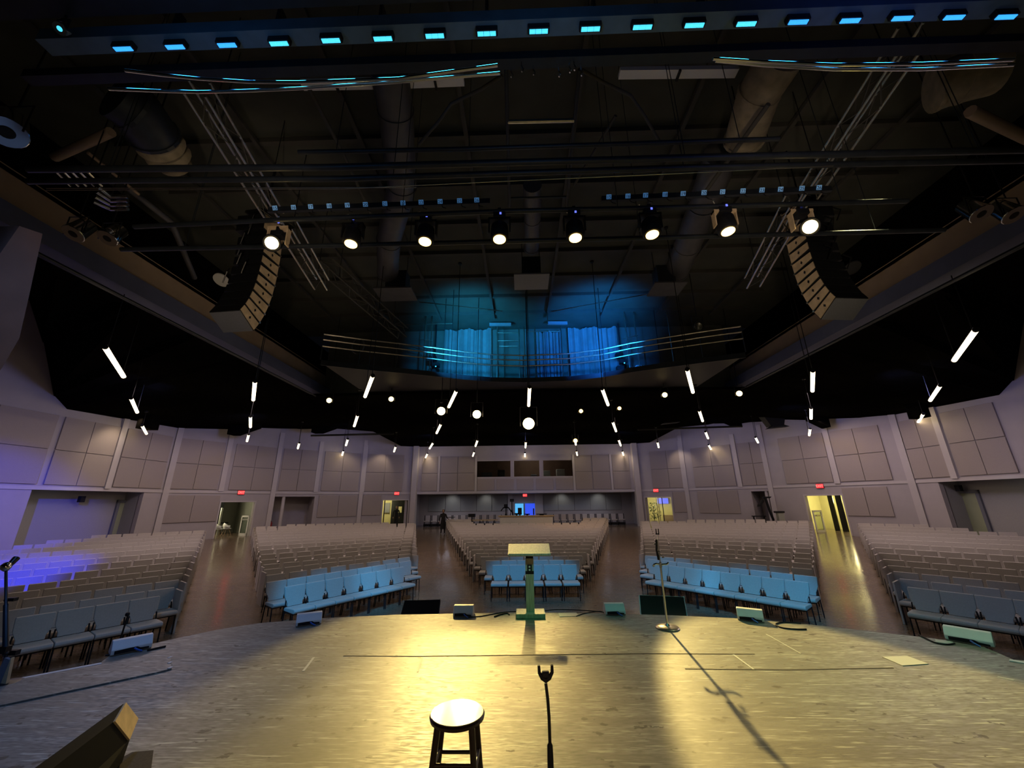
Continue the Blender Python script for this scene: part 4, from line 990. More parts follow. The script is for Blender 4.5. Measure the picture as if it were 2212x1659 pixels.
# ================================================================ pendants over the seating
T = [((225,747),(268,815),0),((551,822),(547,865),0),((806,810),(788,858),0),((987,842),(969,880),0),((1144,835),(1142,877),0),((1300,838),(1314,876),0),((1484,797),(1497,848),0),((1756,799),(1755,846),0),((2110,710),(2060,780),0),
 ((282,858),(297,892),1),((541,899),(541,923),1),((773,896),(765,921),1),((953,915),(943,936),1),((1323,910),(1331,932),1),((1510,886),(1518,910),1),((1752,879),(1752,906),1),((2033,830),(2008,867),1),
 ((306,918),(317,938),2),((538,936),(533,955),2),((752,947),(747,963),2),((936,956),(928,969),2),((1032,950),(1027,964),2),((1136,954),(1135,967),2),((1242,946),(1244,961),2),((1336,949),(1341,963),2),((1523,931),(1530,948),2),((1750,925),(1748,941),2),((1996,892),(1982,914),2),
 ((647,955),(643,970),3),((742,973),(739,984),3),((855,964),(851,976),3),((924,979),(919,989),3),((1025,975),(1021,986),3),((1134,978),(1134,987),3),((1245,974),(1247,984),3),((1344,974),(1347,984),3),((1420,954),(1423,967),3),((1530,960),(1536,971),3),((1631,943),(1638,957),3)]
arc = ['nearest', 'second', 'third', 'farthest']; cn = [0]*4
pm = {}
def pendant_mesh(Lh):
    key = round(Lh, 1)
    if key in pm: return pm[key]
    h = Lh/2; tb = MB().tube([(-h, 0, 0), (h, 0, 0)], .055, 12); cp = MB()
    for s in (-1, 1): cp.tube([(s*h, 0, 0), (s*(h+.05), 0, 0)], .06, 12)
    cp.box((0, 0, .062), (Lh, .05, .03)); pm[key] = (tb.mesh('tube', 'tube', True), cp.mesh('end_cap', 'black'))
    return pm[key]
for a, b, k in sorted(T, key=lambda t: (t[2], t[0][0])):
    A = atz(*a, 6.3); B = atz(*b, 6.3); d = B-A; c = (A+B)/2; L = min(d.length-.2, 2.75); cn[k] += 1
    t = thing('pendant_light', 'glowing hanging tube light over the seats, %s from the left in the %s arc' % (ORD[cn[k]-1], arc[k]), 'pendant light', c, math.atan2(d.y, d.x), 'tube lights hanging over the seats')
    tb, cp = pendant_mesh(L)
    for nm, me in (('glow_tube', tb), ('end_caps', cp)):
        o = bpy.data.objects.new(nm, me); C.objects.link(o); o.parent = t
    if abs(c.x-.3) < 10.2: zc = 11.4 if c.y < 17.1 else 7.5-(c.y-17.1)*.018
    else:
        zo = next((a_[2]+(b_[2]-a_[2])*(c.y-a_[1])/(b_[1]-a_[1]) for a_, b_ in zip(lo, lo[1:]) if a_[1] <= c.y <= b_[1]), 7.9); zc = 7.9+(zo-7.9)*(abs(c.x-.3)-10.2)/10.2
    for s in (-1, 1): MB().tube([(s*L*.42, 0, .06), (s*L*.42, 0, zc-6.3)], .012, 5).build('cord', 'blackm', t)
    MB().lathe([(.07, zc-6.36), (.07, zc-6.3)], 10, (-L*.42, 0, 0)).build('ceiling_cup', 'black', t)
# ================================================================ front-of-house spotlights
def foh(x, y, Y, r, lab, m, target, body=.45):
    p = aty(x, y, Y); aim = (V(target)-p).normalized(); rot = aim.to_track_quat('Z', 'Y').to_matrix()
    t = thing('spotlight', lab, 'stage light', p, 0, 'spotlights below the catwalk')
    MB().lathe([(r*.8, -body), (r*1.15, -body*.8), (r*1.15, -.04), (r*1.05, 0)], 20, (0,0,0), 0, rot).build('barrel', 'blackm', t, smooth=True)
    MB().lathe([(r, -.01), (r, .006), (r*.2, .03)], 24, (0,0,0), 0, rot).build('lens', m, t, smooth=True)
    MB().tube([(-r*1.5, 0, -.1), (-r*1.5, 0, r*3), (r*1.5, 0, r*3), (r*1.5, 0, -.1)], .014, 6).build('yoke', 'blackm', t)
    MB().tube([(0, 0, r*3), (0, 0, (11.4 if Y < 17.1 else 7.5-(Y-17.1)*.018)-p.z)], .016, 6).build('hanger', 'blackm', t)
foh(1142, 915, 14.8, .22, 'brightest glowing spotlight at the centre below the catwalk', 'lamph', EYE)
foh(953, 888, 15.0, .16, 'very bright spotlight left of the centre below the catwalk', 'lamph', EYE)
foh(1030, 895, 15.0, .16, 'bright spotlight between the left and centre ones', 'lamph', EYE)
foh(1255, 888, 19.6, .10, 'smaller warm spotlight right of the centre', 'lampw', (1.9,3.6,.8), .4)
foh(1338, 882, 19.0, .09, 'smaller pale spotlight beside the right of centre tube lights', 'lampw', (2.5,3.6,.8))
foh(1243, 952, 23.0, .12, 'low warm spotlight beside a tube light near the rear', 'lampw', (1,3,.8))
foh(711, 865, 16.5, .11, 'dim hanging spotlight on the far left of the row', 'lampd', (0,3,.8), .7)
foh(845, 862, 16.5, .11, 'dim hanging spotlight left of the bright ones', 'lampd', (0,3,.8), .7)
foh(1436, 853, 16.5, .11, 'dim hanging spotlight right of the bright ones', 'lampd', (0,3,.8), .7)
foh(1597, 850, 16.5, .12, 'dim hanging spotlight on the far right of the row', 'lampd', (0,3,.8), .7)
foh(1508, 705, 13.5, .14, 'unlit round spotlight hanging at the right end of the catwalk rail', 'screen', (0,3,.8), .4)
# ================================================================ catwalk
rl = [(700,722),(780,733),(860,742),(935,751),(1000,760),(1060,766),(1130,768),(1230,764),(1300,755),(1360,742),(1420,732),(1510,718),(1600,705)]
RP = [atz(x, y, 8.75) for x, y in rl]
cw = thing('catwalk', 'curved lighting catwalk with pipe rails across the high space', 'catwalk', (0,0,0))
for dz, r in ((0, .03), (-.22, .03), (-.48, .028)): MB().tube([p+V((0,0,dz)) for p in RP], r, 8).build('rail', 'steel', cw, smooth=True)
mb = MB(); n = len(RP); lo_ = [p+V((0,.05,-1.02)) for p in RP]; hi_ = [V((p.x, 18.55, p.z-1.02)) for p in RP]
mb.add(lo_+hi_, [(i, i+1, n+i+1, n+i) for i in range(n-1)]); mb.add([p-V((0,0,.08)) for p in lo_+hi_], [(n+i, n+i+1, i+1, i) for i in range(n-1)]); mb.build('deck', 'black', cw)
mb = MB()
for i in range(n-1): mb.prism([lo_[i]-V((0,0,.18)), lo_[i+1]-V((0,0,.18)), lo_[i+1]+V((0,0,.02)), lo_[i]+V((0,0,.02))], (0, .04, 0))
mb.build('fascia', 'pipe', cw)
for i in range(n): MB().tube([RP[i], RP[i]-V((0,0,1.0))], .02, 6).build('post', 'pipe', cw)
# scaffold frame and hangers on the catwalk
fr = thing('scaffold_frame', 'pipe doorway frame standing on the catwalk centre', 'frame', (0,0,0))
for x in (1062, 1074, 1121, 1132, 1155, 1211, 1223):
    A = aty(x, 706, 17.5); B = A; MB().tube([A, V((A.x, A.y, 7.73))], .03, 6).build('upright', 'steel', fr)
for x0, x1, y in ((1057,1104,703),(1183,1226,700)):
    A = aty(x0, y, 17.45); B = aty(x1, y, 17.45); MB().prism([A, A+V((0,.1,0)), A+V((0,.1,.15)), A+V((0,0,.15))], B-A).build('header', 'greyc', fr)
for x0, x1, y in ((1075,1120,736),(1078,1118,748),(1075,1120,719),(1133,1210,716)): 
    A = aty(x0, y, 17.45); B = aty(x1, y, 17.45); MB().tube([A, B], .018, 6).build('cross_tube', 'steel', fr)
for k, (x, y0, y1) in enumerate(((920,694,790),(933,700,760),(1366,655,770),(1350,695,725),(1437,650,800))):
    A = aty(x, y0, 16.7); tag(MB().tube([V((A.x, A.y, 11.4)), V((A.x, A.y, 7.8))], .028, 6).build('hanger_pipe', 'steel'), 'vertical hanger pipe above the catwalk rail, %s from the left' % ORD[(0,1,3,2,4)[k]], 'pipe', 'hanger pipes at the catwalk')
for k, (x0, y0, x1, y1) in enumerate(((865,702,978,699),(908,733,935,736),(1346,732,1378,724),(1183,640,1183,700),(870,745,935,760),(905,652,1085,672),(1190,673,1395,636))):
    Yb = 14.4 if k > 4 else 16.4; A = aty(x0, y0, Yb); B = aty(x1, y1, Yb); tag(MB().tube([A, B], .02, 6).build('rigging_bar', 'steel'), 'thin rigging bar near the catwalk, number %s from the nearest wall light' % ORD[k] if 0 else ('thin rigging bar above the left end of the catwalk', 'short bar stub left of the catwalk drape', 'short bar stub right of the catwalk drape', 'vertical rigging bar above the catwalk centre', 'angled rail piece left of the catwalk drape', 'slack line above the left catwalk drape', 'slack line above the right catwalk drape')[k], 'bar')
# drapes
def drape(x0, x1, y0, y1, lab):
    A = aty(x0, y0, 18.35); B = aty(x1, y0, 18.35); zb = 7.75; n = 40; f = []; bk = []
    for i in range(n+1):
        s = i/n; x = A.x+(B.x-A.x)*s; y = 18.3+.07*math.sin(s*31)+.04*math.sin(s*77+1); sag = .10*math.sin(s*math.pi*2)**2
        f.append((x, y, A.z-sag)); bk.append((x, y, zb))
    mb = MB(); mb.add(f+bk, [(i, i+1, n+1+i+1, n+1+i) for i in range(n)]); mb.add([(x, y+.02, z) for x, y, z in f+bk], [(n+1+i, n+1+i+1, i+1, i) for i in range(n)])
    tag(mb.build('drape', 'drape', smooth=True), lab, 'curtain', 'drapes behind the catwalk')
drape(960, 1061, 712, 770, 'cloth drape hanging behind the catwalk, left of the frame')
drape(1226, 1330, 708, 765, 'cloth drape hanging behind the catwalk, right of the frame')
drape(1158, 1210, 716, 765, 'cloth drape hanging inside the catwalk frame')
# dark lamp stacks beside the drapes
for k, (x, lab) in enumerate(((943, 'dark stack of lamps on the catwalk left of the drapes'), (1334, 'dark stack of lamps on the catwalk right of the drapes'))):
    A = aty(x, 700, 17.2); t = thing('lamp_stack', lab, 'stage lights', (A.x, A.y, 7.75)); MB().tube([(0,0,0), (0,0,A.z-7.75)], .04, 6).build('mast', 'blackm', t)
    for j in range(5): MB().box(((-.08, .08)[j % 2], 0, .25+j*.32), (.34, .26, .2)).build('lamp', 'black', t, bevel=.02)
    MB().box((.1, -.15, 1.1), (.05, .03, .05)).build('indicator', 'led', t)
# white plastic chair on the catwalk
p = aty(1383, 782, 16.6); t = thing('garden_chair', 'white plastic chair standing on the catwalk', 'chair', (p.x, p.y, 7.75))
MB().box((0, 0, .42), (.42, .42, .04)).build('seat', 'white', t)
mb = MB(); mb.tube([(-.2, .2, .42), (-.2, .26, .8), (-.1, .27, .9), (.1, .27, .9), (.2, .26, .8), (.2, .2, .42)], .02, 6)
for x in (-.1, 0, .1): mb.box((x, .24, .65), (.04, .02, .45))
mb.build('backrest', 'white', t)
for sx in (-1, 1):
    for sy in (-1, 1): MB().tube([(sx*.19, sy*.19, .42), (sx*.22, sy*.22, 0)], .02, 6).build('leg', 'white', t)
# cable coil at left end of the rail
p = aty(773, 747, 14.4); tag(MB().tube([p+V((.25*math.cos(a), 0, .33*math.sin(a))) for a in [2*math.pi*k/20 for k in range(21)]], .03, 6).build('cable_coil', 'duct', smooth=True), 'coil of cable hanging on the left end of the catwalk rail', 'cable')
p = aty(479, 604, 11.0); tag(MB().lathe([(.24, 0), (.24, .05), (.02, .06)], 24, p, 0, Matrix.Rotation(R(150), 3, 'X')).build('round_speaker', 'fluo', smooth=True), 'round pale disc on the left side behind the line array', 'speaker')
p = aty(1840, 578, 11.0); tag(MB().lathe([(.24, 0), (.24, .05), (.02, .06)], 24, p, 0, Matrix.Rotation(R(150), 3, 'X')).build('round_speaker', 'duct', smooth=True), 'round dim disc on the right side behind the line array', 'speaker')
# dark bars and hanging projector shapes against the pale rear walls
for a, b, Y, r, lab in (((672,941),(850,937),24.5,.06,'black bar hanging before the left rear wall'), ((1378,928),(1603,921),24.5,.06,'black bar hanging before the right rear wall')):
    tag(MB().tube([aty(*a, Y), aty(*b, Y)], r, 8).build('hanging_bar', 'black'), lab, 'bar')
for x, y, Y, lab in ((1682,925,24,'black hanging speaker before the right rear wall, outer'), (1452,915,24,'black hanging speaker before the right rear wall, inner')):
    p = aty(x, y, Y); t = thing('hanging_speaker', lab, 'speaker', p); MB().prism([(-.6, 0, 0), (.7, 0, .12), (.4, 0, .22), (-.3, 0, .16)], (0, .4, 0)).build('wing', 'black', t); MB().prism([(-.35, .1, .15), (.45, .1, .2), (.7, .1, 1.0), (-.8, .1, 1.0)], (0, .5, 0)).build('body', 'black', t)
# stepped black drops where the ceiling meets the rear walls
for k, (x0, x1, y0, y1, Y) in enumerate(((490,548,922,938,23.0),(672,740,915,934,26.5),(292,318,905,925,18.5),(1760,1795,905,922,22.5),(1560,1604,905,922,27.5),(1990,2012,880,900,18.0))):
    A = aty(x0, y1, Y); B = aty(x1, y1, Y); zt = max(8.3, aty(x0, y0-12, Y).z); mid = aty((x0+x1)/2, y1, Y)
    lr = k < 3
    pl = [A, B, V((B.x, B.y, zt)), V((A.x, A.y, zt))] 
    if k in (0, 1): pl = [A, A+(B-A)*.25, V((B.x, B.y, aty(x1, y0, Y).z)), V((B.x, B.y, zt)), V((A.x, A.y, zt))]
    if k in (3, 4): pl = [V((A.x, A.y, aty(x0, y0, Y).z)), B-(B-A)*.1, B, V((B.x, B.y, zt)), V((A.x, A.y, zt))]
    struct(MB().prism(pl, (0, .6, 0)).build('ceiling', 'blackc'))
# ================================================================ exit signs, extinguishers, outlets
for (f, x, y, lab) in ((FL[1], 520, 1064, 'red lit exit sign over the left lobby door'), (FL[3], 857, 1066, 'red lit exit sign over the left rear door'), (FRW, 1134, 1070, 'red lit exit sign over the centre rear door'), (FR[3], 1417, 1059.5, 'red lit exit sign over the right rear door'), (FR[1], 1772, 1050, 'red lit exit sign over the right lobby door')):
    u, z = f.px(x, y); t = thing('exit_sign', lab, 'exit sign', (0,0,0), 0, 'red exit signs')
    mb = MB(); f.slab(mb, u-.2, u+.2, z-.13, z+.13, .002, .07); mb.build('housing', 'red', t)
    mb = MB(); f.slab(mb, u-.18, u+.18, z-.11, z+.11, .07, .078); pnl = mb.build('panel', 'exitg', t)
    ud = f.u if f.u.x > 0 else -f.u
    text('lettering', 'EXIT', .19, f.P(u, z, .083), ud, (0,0,1), 'exitl', pnl)
for f, u, lab in ((FL[2], hL2[0]+.12, 'red fire extinguisher in the left niche beside the lobby door'), (FR[2], hR2[0]+.12, 'red fire extinguisher in the right niche beside the lobby door')):
    p = f.P(u+.1, 1.35, -.3); t = thing('fire_extinguisher', lab, 'fire extinguisher', p); MB().lathe([(.07, -.25), (.08, -.22), (.08, .12), (.03, .2), (.03, .24)], 14).build('cylinder', 'red', t, smooth=True); MB().box((0, -.06, .24), (.04, .12, .05)).build('valve', 'black', t)
for f, x, y, lab in ((FL[1], 447, 1123, 'left of the left lobby door'), (FL[3], 811, 1111, 'left of the left rear door'), (FR[3], 1471, 1104, 'right of the right rear door'), (FR[1], 1844, 1108, 'right of the right lobby door'), (FL[0], 203, 1078, 'at the top of the left alcove'), (FR[0], 2043, 1055, 'at the top of the right alcove')):
    u, z = f.px(x, y); mb = MB(); dd = -2.0 if 'alcove' in lab else .0
    if dd: p = f.P(u, z, -.6); mb.box(p, (.16, .2, .28))
    else: f.slab(mb, u-.06, u+.06, z-.08, z+.08, .002, .05)
    tag(mb.build('wall_box', 'black'), 'small black box on the wall %s' % lab, 'wall box', 'small black wall boxes')
# things in the booth behind its windows
for x, y0, w_, h_, nm, lab, m_ in ((1052, 1020, .9, .7, 'equipment_rack', 'dark equipment behind the left control booth window', 'greyc'), (1083, 1018, .6, .9, 'office_chair', 'dark chair back behind the left control booth window', 'black'), (1153, 1022, .5, .5, 'booth_monitor', 'small grey monitor behind the middle control booth window', 'greyc'), (1181, 1018, .6, .8, 'storage_box', 'pale box stack behind the right control booth window', 'lobbyg'), (1211, 1012, .7, .9, 'printer', 'pale printer on a cabinet behind the right control booth window', 'white')):
    p = aty(x, 1028, YB+1.4); tag(MB().box((p.x, p.y, 4.06+(h_+.35)/2), (w_, .5, h_+.35)).build(nm, m_, bevel=.03), lab, nm.replace('_', ' '))
# ================================================================ doors and what shows through them
def frame(f, h, nm, m='trim', w=.08, z0=None):
    u0, u1, _, z1 = h; p = f.P((u0+u1)/2, 0); z0 = fz(p.x, p.y) if z0 is None else z0
    d = struct(empty(nm)); mb = MB(); f.slab(mb, u0-w, u0, z0, z1, -.1, .03); f.slab(mb, u1, u1+w, z0, z1, -.1, .03); f.slab(mb, u0-w, u1+w, z1, z1+w, -.1, .03); mb.build('door_frame', m, d); return d, z0
def leaf(f, u, z0, z1, d, ang, w_, lab, m='white'):
    """glazed door leaf swung out of the opening"""
    p = f.P(u, z0, d); e = V((f.u.x*math.cos(ang)-f.u.y*math.sin(ang), f.u.x*math.sin(ang)+f.u.y*math.cos(ang), 0))
    t = thing('glazed_door', lab, 'door', (0,0,0)); n = V((e.y, -e.x, 0))*.04; hgt = z1-z0; mb = MB()
    def sl(a, b, c, d_): mb.prism([p+e*a+V((0,0,c)), p+e*b+V((0,0,c)), p+e*b+V((0,0,d_)), p+e*a+V((0,0,d_))], n)
    sl(0, .1, 0, hgt); sl(w_-.1, w_, 0, hgt); sl(0, w_, 0, .16); sl(0, w_, hgt-.1, hgt); sl(0, w_, .95, 1.05); mb.build('door_frame', m, t)
    MB().prism([p+e*.1+V((0,0,.16)), p+e*(w_-.1)+V((0,0,.16)), p+e*(w_-.1)+V((0,0,hgt-.1)), p+e*.1+V((0,0,hgt-.1))], n*.3).build('pane', 'glass', t)
    MB().prism([p+e*.2+V((0,0,.98))+n, p+e*(w_-.2)+V((0,0,.98))+n, p+e*(w_-.2)+V((0,0,1.03))+n, p+e*.2+V((0,0,1.03))+n], n).build('push_bar', 'steel', t)
d1, z = frame(FL[1], hL1, 'door_1'); leaf(FL[1], hL1[1]-.05, z, 2.0, -.3, R(100), .75, 'white framed glass door standing open in the left lobby doorway')
d2, z = frame(FR[1], hR1, 'door_2'); leaf(FR[1], hR1[1]-.05, z, 2.0, -.3, R(-100), .75, 'white framed glass door standing open in the right lobby doorway')
frame(FL[3], hL3, 'door_3'); frame(FR[3], hR3, 'door_4'); frame(FRW, (RD[0], RD[1], 0, dz1), 'door_5')
def strip(f, u0, u1, z0, z1, d, m, nm, lab, cat, th=.06):
    mb = MB(); f.slab(mb, u0, u1, z0, z1, d-th, d); return tag(mb.build(nm, m), lab, cat)
w1 = hL1[1]-hL1[0]; a = hL1[0]
strip(FL[1], a-.8, a+w1*.27, 1.55, 3.0, -3.2, 'tan', 'partition', 'brown wall section seen through the left lobby doorway', 'partition')
strip(FL[1], a+w1*.27, a+w1*.36, .7, 3.0, -2.9, 'trim', 'pillar', 'pale pillar seen through the left lobby doorway', 'pillar', .2)
strip(FL[1], a+w1*.36, a+w1*.75, 1.55, 3.0, -3.1, 'screen', 'dark_panel', 'dark glazed panel seen through the left lobby doorway', 'panel')
strip(FL[1], a+w1*.55, a+w1*.60, .7, 2.5, -2.4, 'lobbyg', 'post', 'slim grey post in the left lobby', 'post', .1)
strip(FL[1], a-.8, a+w1*.9, 1.48, 1.56, -2.7, 'black', 'counter_rail', 'dark rail behind the white shell chairs', 'rail')
shell = None
for k in range(3):
    p = FL[1].P(a+w1*(.22+.25*k), 0, -1.9); zz = fz(p.x, p.y)
    t = thing('shell_chair', 'white shell chair in the left lobby, %s from the left' % ORD[k], 'chair', (p.x, p.y, zz), R(150), 'white shell chairs in the left lobby')
    mb = MB(); pr = [(.02, .42), (.2, .44), (.27, .52), (.29, .66), (.24, .8)]
    vs = []; nA = 14
    for r_, z_ in pr:
        for j in range(nA+1): th_ = R(-15+210*j/nA); zz2 = z_ if z_ < .6 else z_-.16*abs(math.cos(th_))**2; vs.append((r_*math.cos(th_), r_*math.sin(th_)*.9, zz2))
    fs = [(i*(nA+1)+j, i*(nA+1)+j+1, (i+1)*(nA+1)+j+1, (i+1)*(nA+1)+j) for i in range(len(pr)-1) for j in range(nA)]
    mb.add(vs, fs); mb.lathe([(.24, .42), (.24, .445)], 20); o = mb.build('shell', 'white', t, smooth=True); sm = o.modifiers.new('s', 'SOLIDIFY'); sm.thickness = .015
    for sx in (-1, 1):
        for sy in (-1, 1): MB().tube([(sx*.08, sy*.08, .42), (sx*.22, sy*.22, 0)], .012, 6).build('leg', 'ply_lit', t)
w2 = hR1[1]-hR1[0]; a = hR1[0]
strip(FR[1], a+w2*.78, a+w2*.92, .7, 2.9, -2.2, 'screen', 'dark_panel', 'dark panel at the left inside the right lobby doorway', 'panel')
strip(FR[1], a+w2*.50, a+w2*.66, .7, 2.9, -2.0, 'screen', 'dark_panel', 'dark upright panel in the middle of the right lobby doorway', 'panel')
strip(FR[1], a+w2*.10, a+w2*.16, .7, 2.9, -2.0, 'screen', 'dark_panel', 'narrow dark post at the right inside the right lobby doorway', 'panel')
strip(FR[1], a+w2*.13, a+w2*.34, 1.1, 1.75, -3.7, 'tan', 'wall_picture', 'brownish picture on the right lobby wall', 'picture', .03)
w3 = hL3[1]-hL3[0]; a = hL3[0]
strip(FL[3], a+w3*.12, a+w3*.34, 1.9, 2.7, -2.8, 'greyc', 'wall_poster', 'grey poster seen through the left rear door', 'poster', .03)
strip(FL[3], a+w3*.40, a+w3*1.0, .7, 2.9, -2.4, 'black', 'dark_panel', 'dark panel behind the person in the left rear door', 'panel')
strip(FL[3], a+w3*.05, a+w3*.09, .7, 2.9, -.35, 'black', 'door_post', 'dark post in the left rear doorway', 'post')
strip(FL[3], a+w3*.70, a+w3*.84, 1.9, 2.4, -2.2, 'lobby', 'wall_notice', 'pale notice on the dark panel in the left rear door', 'notice', .03)
w4 = hR3[1]-hR3[0]; a = hR3[0]
strip(FR[3], a+w4*.05, a+w4*.5, .7, 1.5, -2.4, 'tan', 'low_cabinet', 'low brown cabinet seen through the right rear door', 'cabinet', .4)
strip(FR[3], a+w4*.25, a+w4*.7, 2.4, 2.85, -3.2, 'vid', 'blue_sign', 'blue sign seen through the right rear door', 'sign', .03)
for k, s in enumerate((.40, .55, .62)): strip(FR[3], a+w4*s, a+w4*(s+.03), .7, 2.9, -1.4, 'black' if k == 0 else 'lobby', 'mullion', 'upright bar in the right rear door, %s from the right' % ORD[k], 'bar')
p = FR[3].P(a+w4*.78, 0, -1.2); t = thing('potted_tree', 'dark leafy potted tree in the right rear doorway', 'plant', (p.x, p.y, .75)); MB().lathe([(.15, 0), (.2, .35)], 14).build('pot', 'black', t); mb = MB()
for k in range(130):
    c = V((random.gauss(0, .2), random.gauss(0, .2), random.uniform(.5, 1.75))); dd = V((random.uniform(-1,1), random.uniform(-1,1), random.uniform(-.5,1))).normalized()*.13; s_ = dd.orthogonal().normalized()*.03; mb.add([c-dd, c+s_, c+dd, c-s_], [(0,1,2,3)])
mb.build('foliage', 'leaf', t); MB().tube([(0,0,.3), (0,0,1.5)], .02, 6).build('trunk', 'wood', t)
strip(FRW, RD[0]+.02, RD[0]+(RD[1]-RD[0])*.42, .76, dz1-.1, -.5, 'vidc', 'lit_screen', 'pale cyan lit screen in the centre rear door, left half', 'screen', .03)
strip(FRW, RD[0]+(RD[1]-RD[0])*.5, RD[1]-.02, .76, dz1-.1, -.5, 'vid', 'lit_screen', 'blue lit screen in the centre rear door, right half', 'screen', .03)
for f, x0, x1, lab, m_ in ((FL[0], 250, 305, 'pale green door in the left alcove', 'doorg'), (FR[0], 2078, 2122, 'pale green door in the right alcove', 'doorg')):
    # door on the alcove back wall
    g = Face((f.A[0]+f.n.x*-.95, f.A[1]), (f.B[0]+f.n.x*-.95, f.B[1]), 1 if f is FL[0] else -1)
    u0, u1 = sorted((g.px(x0, 1110)[0], g.px(x1, 1100)[0])); u1 = u0+1.15
    t = thing('alcove_door', lab, 'door', (0,0,0)); mb = MB(); pp = g.P(u0, 0); z0 = fz(pp.x, pp.y)
    g.slab(mb, u0, u1, z0, 2.85, .003, .05); mb.build('door_leaf', m_, t)
    mb = MB(); g.slab(mb, u0-.14, u0, z0, 3.0, .003, .09); g.slab(mb, u1, u1+.14, z0, 3.0, .003, .09); g.slab(mb, u0-.14, u1+.14, 2.85, 3.0, .003, .09); mb.build('door_frame', 'greyc', t)
# ================================================================ tech desk, cameras, people
A = atf(1076, 1140); yd = 30.4; xa = aty(1076, 1116, yd).x; xb = aty(1197, 1114, yd).x; zt = aty(1134, 1114, yd).z
t = thing('tech_desk', 'long white mixing desk counter behind the centre chairs', 'desk', ((xa+xb)/2, yd, .72)); w_ = xb-xa
MB().box((0, .4, (zt-.72)/2), (w_*.94, .8, zt-.72-.06)).build('counter_body', 'white', t); MB().box((0, .4, zt-.72-.03), (w_, 1.0, .07)).build('counter_top', 'ply_lit', t, bevel=.01)
xl = aty(1010, 1126, yd).x; t = thing('side_table', 'narrow pale table joined to the left of the tech desk', 'table', (0,0,0)); MB().box(((xl+xa)/2-.02, yd+.2, 1.40), (xa-xl-.06, .6, .05)).build('table_top', 'ply_lit', t)
for x in (xl+.2, (xl+xa)/2, xa-.3): MB().box((x, yd+.2, 1.05), (.06, .06, .66)).build('leg', 'black', t)
def on_desk(x, w, h, lab, nm='monitor', dz=0, m='black'):
    px = aty(x, 1114, yd+.35).x; t = thing(nm, lab, nm.replace('_', ' '), (px, yd+.4, zt+dz)); MB().box((0, 0, h/2+.06), (w, .06, h)).build('screen_body', m, t); MB().box((0, .02, .035), (w*.4, .2, .06)).build('stand', 'black', t)
on_desk(1116, .35, .12, 'small dark monitor on the left part of the tech desk'); on_desk(1123, .3, .5, 'tall dark monitor before the blue lit rear door')
on_desk(1139, .4, .07, 'low dark console in the middle of the tech desk', 'console'); on_desk(1153, .09, .45, 'slim upright dark speaker on the tech desk', 'desk_speaker'); on_desk(1170, .8, .06, 'long low dark console on the right of the tech desk', 'console')
def camera_tripod(x, ybase, H_, lab, Y, head=.3):
    p = aty(x, ybase, Y); z0 = fz(p.x, p.y); t = thing('camera_tripod', lab, 'camera', (p.x, Y, z0))
    for a_ in (80, 200, 320): MB().tube([(0, 0, H_*.72), (.42*math.cos(R(a_)), .42*math.sin(R(a_)), 0)], .03, 6).build('leg', 'black', t)
    MB().tube([(0, 0, H_*.6), (0, 0, H_)], .04, 8).build('column', 'black', t); MB().box((0, 0, H_+.1), (head, .45, .22)).build('camera_body', 'black', t, bevel=.02)
    return t
t = camera_tripod(1093, 1110, 1.55, 'dark camera on a tripod behind the left of the tech desk', 31.9); MB().tube([(-.4, 0, 1.25), (-.2, 0, 1.5), (.2, 0, 1.5), (.42, 0, 1.2)], .05, 6).build('shoulder_grip', 'black', t)
t = camera_tripod(1106, 1110, 1.95, 'taller dark camera on a tripod left of the centre rear door', 32.0, .32)
t = camera_tripod(1019, 1128, .95, 'short dark camera stand left of the tech desk', 29.9, .5)
# jib camera by the right rear wall
p = atf(1668, 1140); p = aty(1668, 1130, 26.2); z0 = fz(p.x, p.y); t = thing('jib_camera', 'black jib camera with leaning column before the right rear wall', 'camera', (p.x, p.y, z0))
MB().tube([(-.12, 0, 2.05), (0, 0, 1.2), (.12, 0, .7)], .075, 8).build('column', 'black', t); MB().tube([(.12, 0, .7), (.35, 0, 0)], .05, 6).build('foot', 'black', t)
for s in (-1, 1): MB().tube([(.1, 0, .7), (.1+.35*s, .3, 0)], .03, 6).build('leg', 'black', t)
MB().prism([(-.25,0,2.0), (.18,0,2.02), (.3,0,2.12), (-.15,0,2.12)], (0,.2,0)).build('head_plate', 'black', t); MB().prism([(-.30,0,1.95),(-.60,0,1.62),(-.64,0,1.5),(-.42,0,1.6),(-.2,0,1.85)], (0,.2,0)).build('camera_body', 'black', t, bevel=.02)
p = aty(1641, 1125, 26.4); t = thing('folding_table', 'small black folding table left of the jib camera', 'table', (p.x, p.y, fz(p.x, p.y))); zt2 = aty(1641, 1115, 26.4).z-fz(p.x, p.y)
MB().box((0, 0, zt2), (.75, .3, .05)).build('table_top', 'black', t); [MB().box((s*.33, 0, zt2/2), (.05, .1, zt2)).build('leg', 'black', t) for s in (-1, 1)]
p = aty(1683, 1106, 25.7); t = thing('music_stand', 'black topped stand right of the jib camera', 'stand', (p.x, p.y, fz(p.x, p.y))); hh = p.z-fz(p.x, p.y)
MB().box((0, 0, hh), (.5, .3, .1)).build('desk', 'black', t); MB().box((.02, 0, hh/2), (.35, .25, hh-.1)).build('body', 'lobbyg', t)
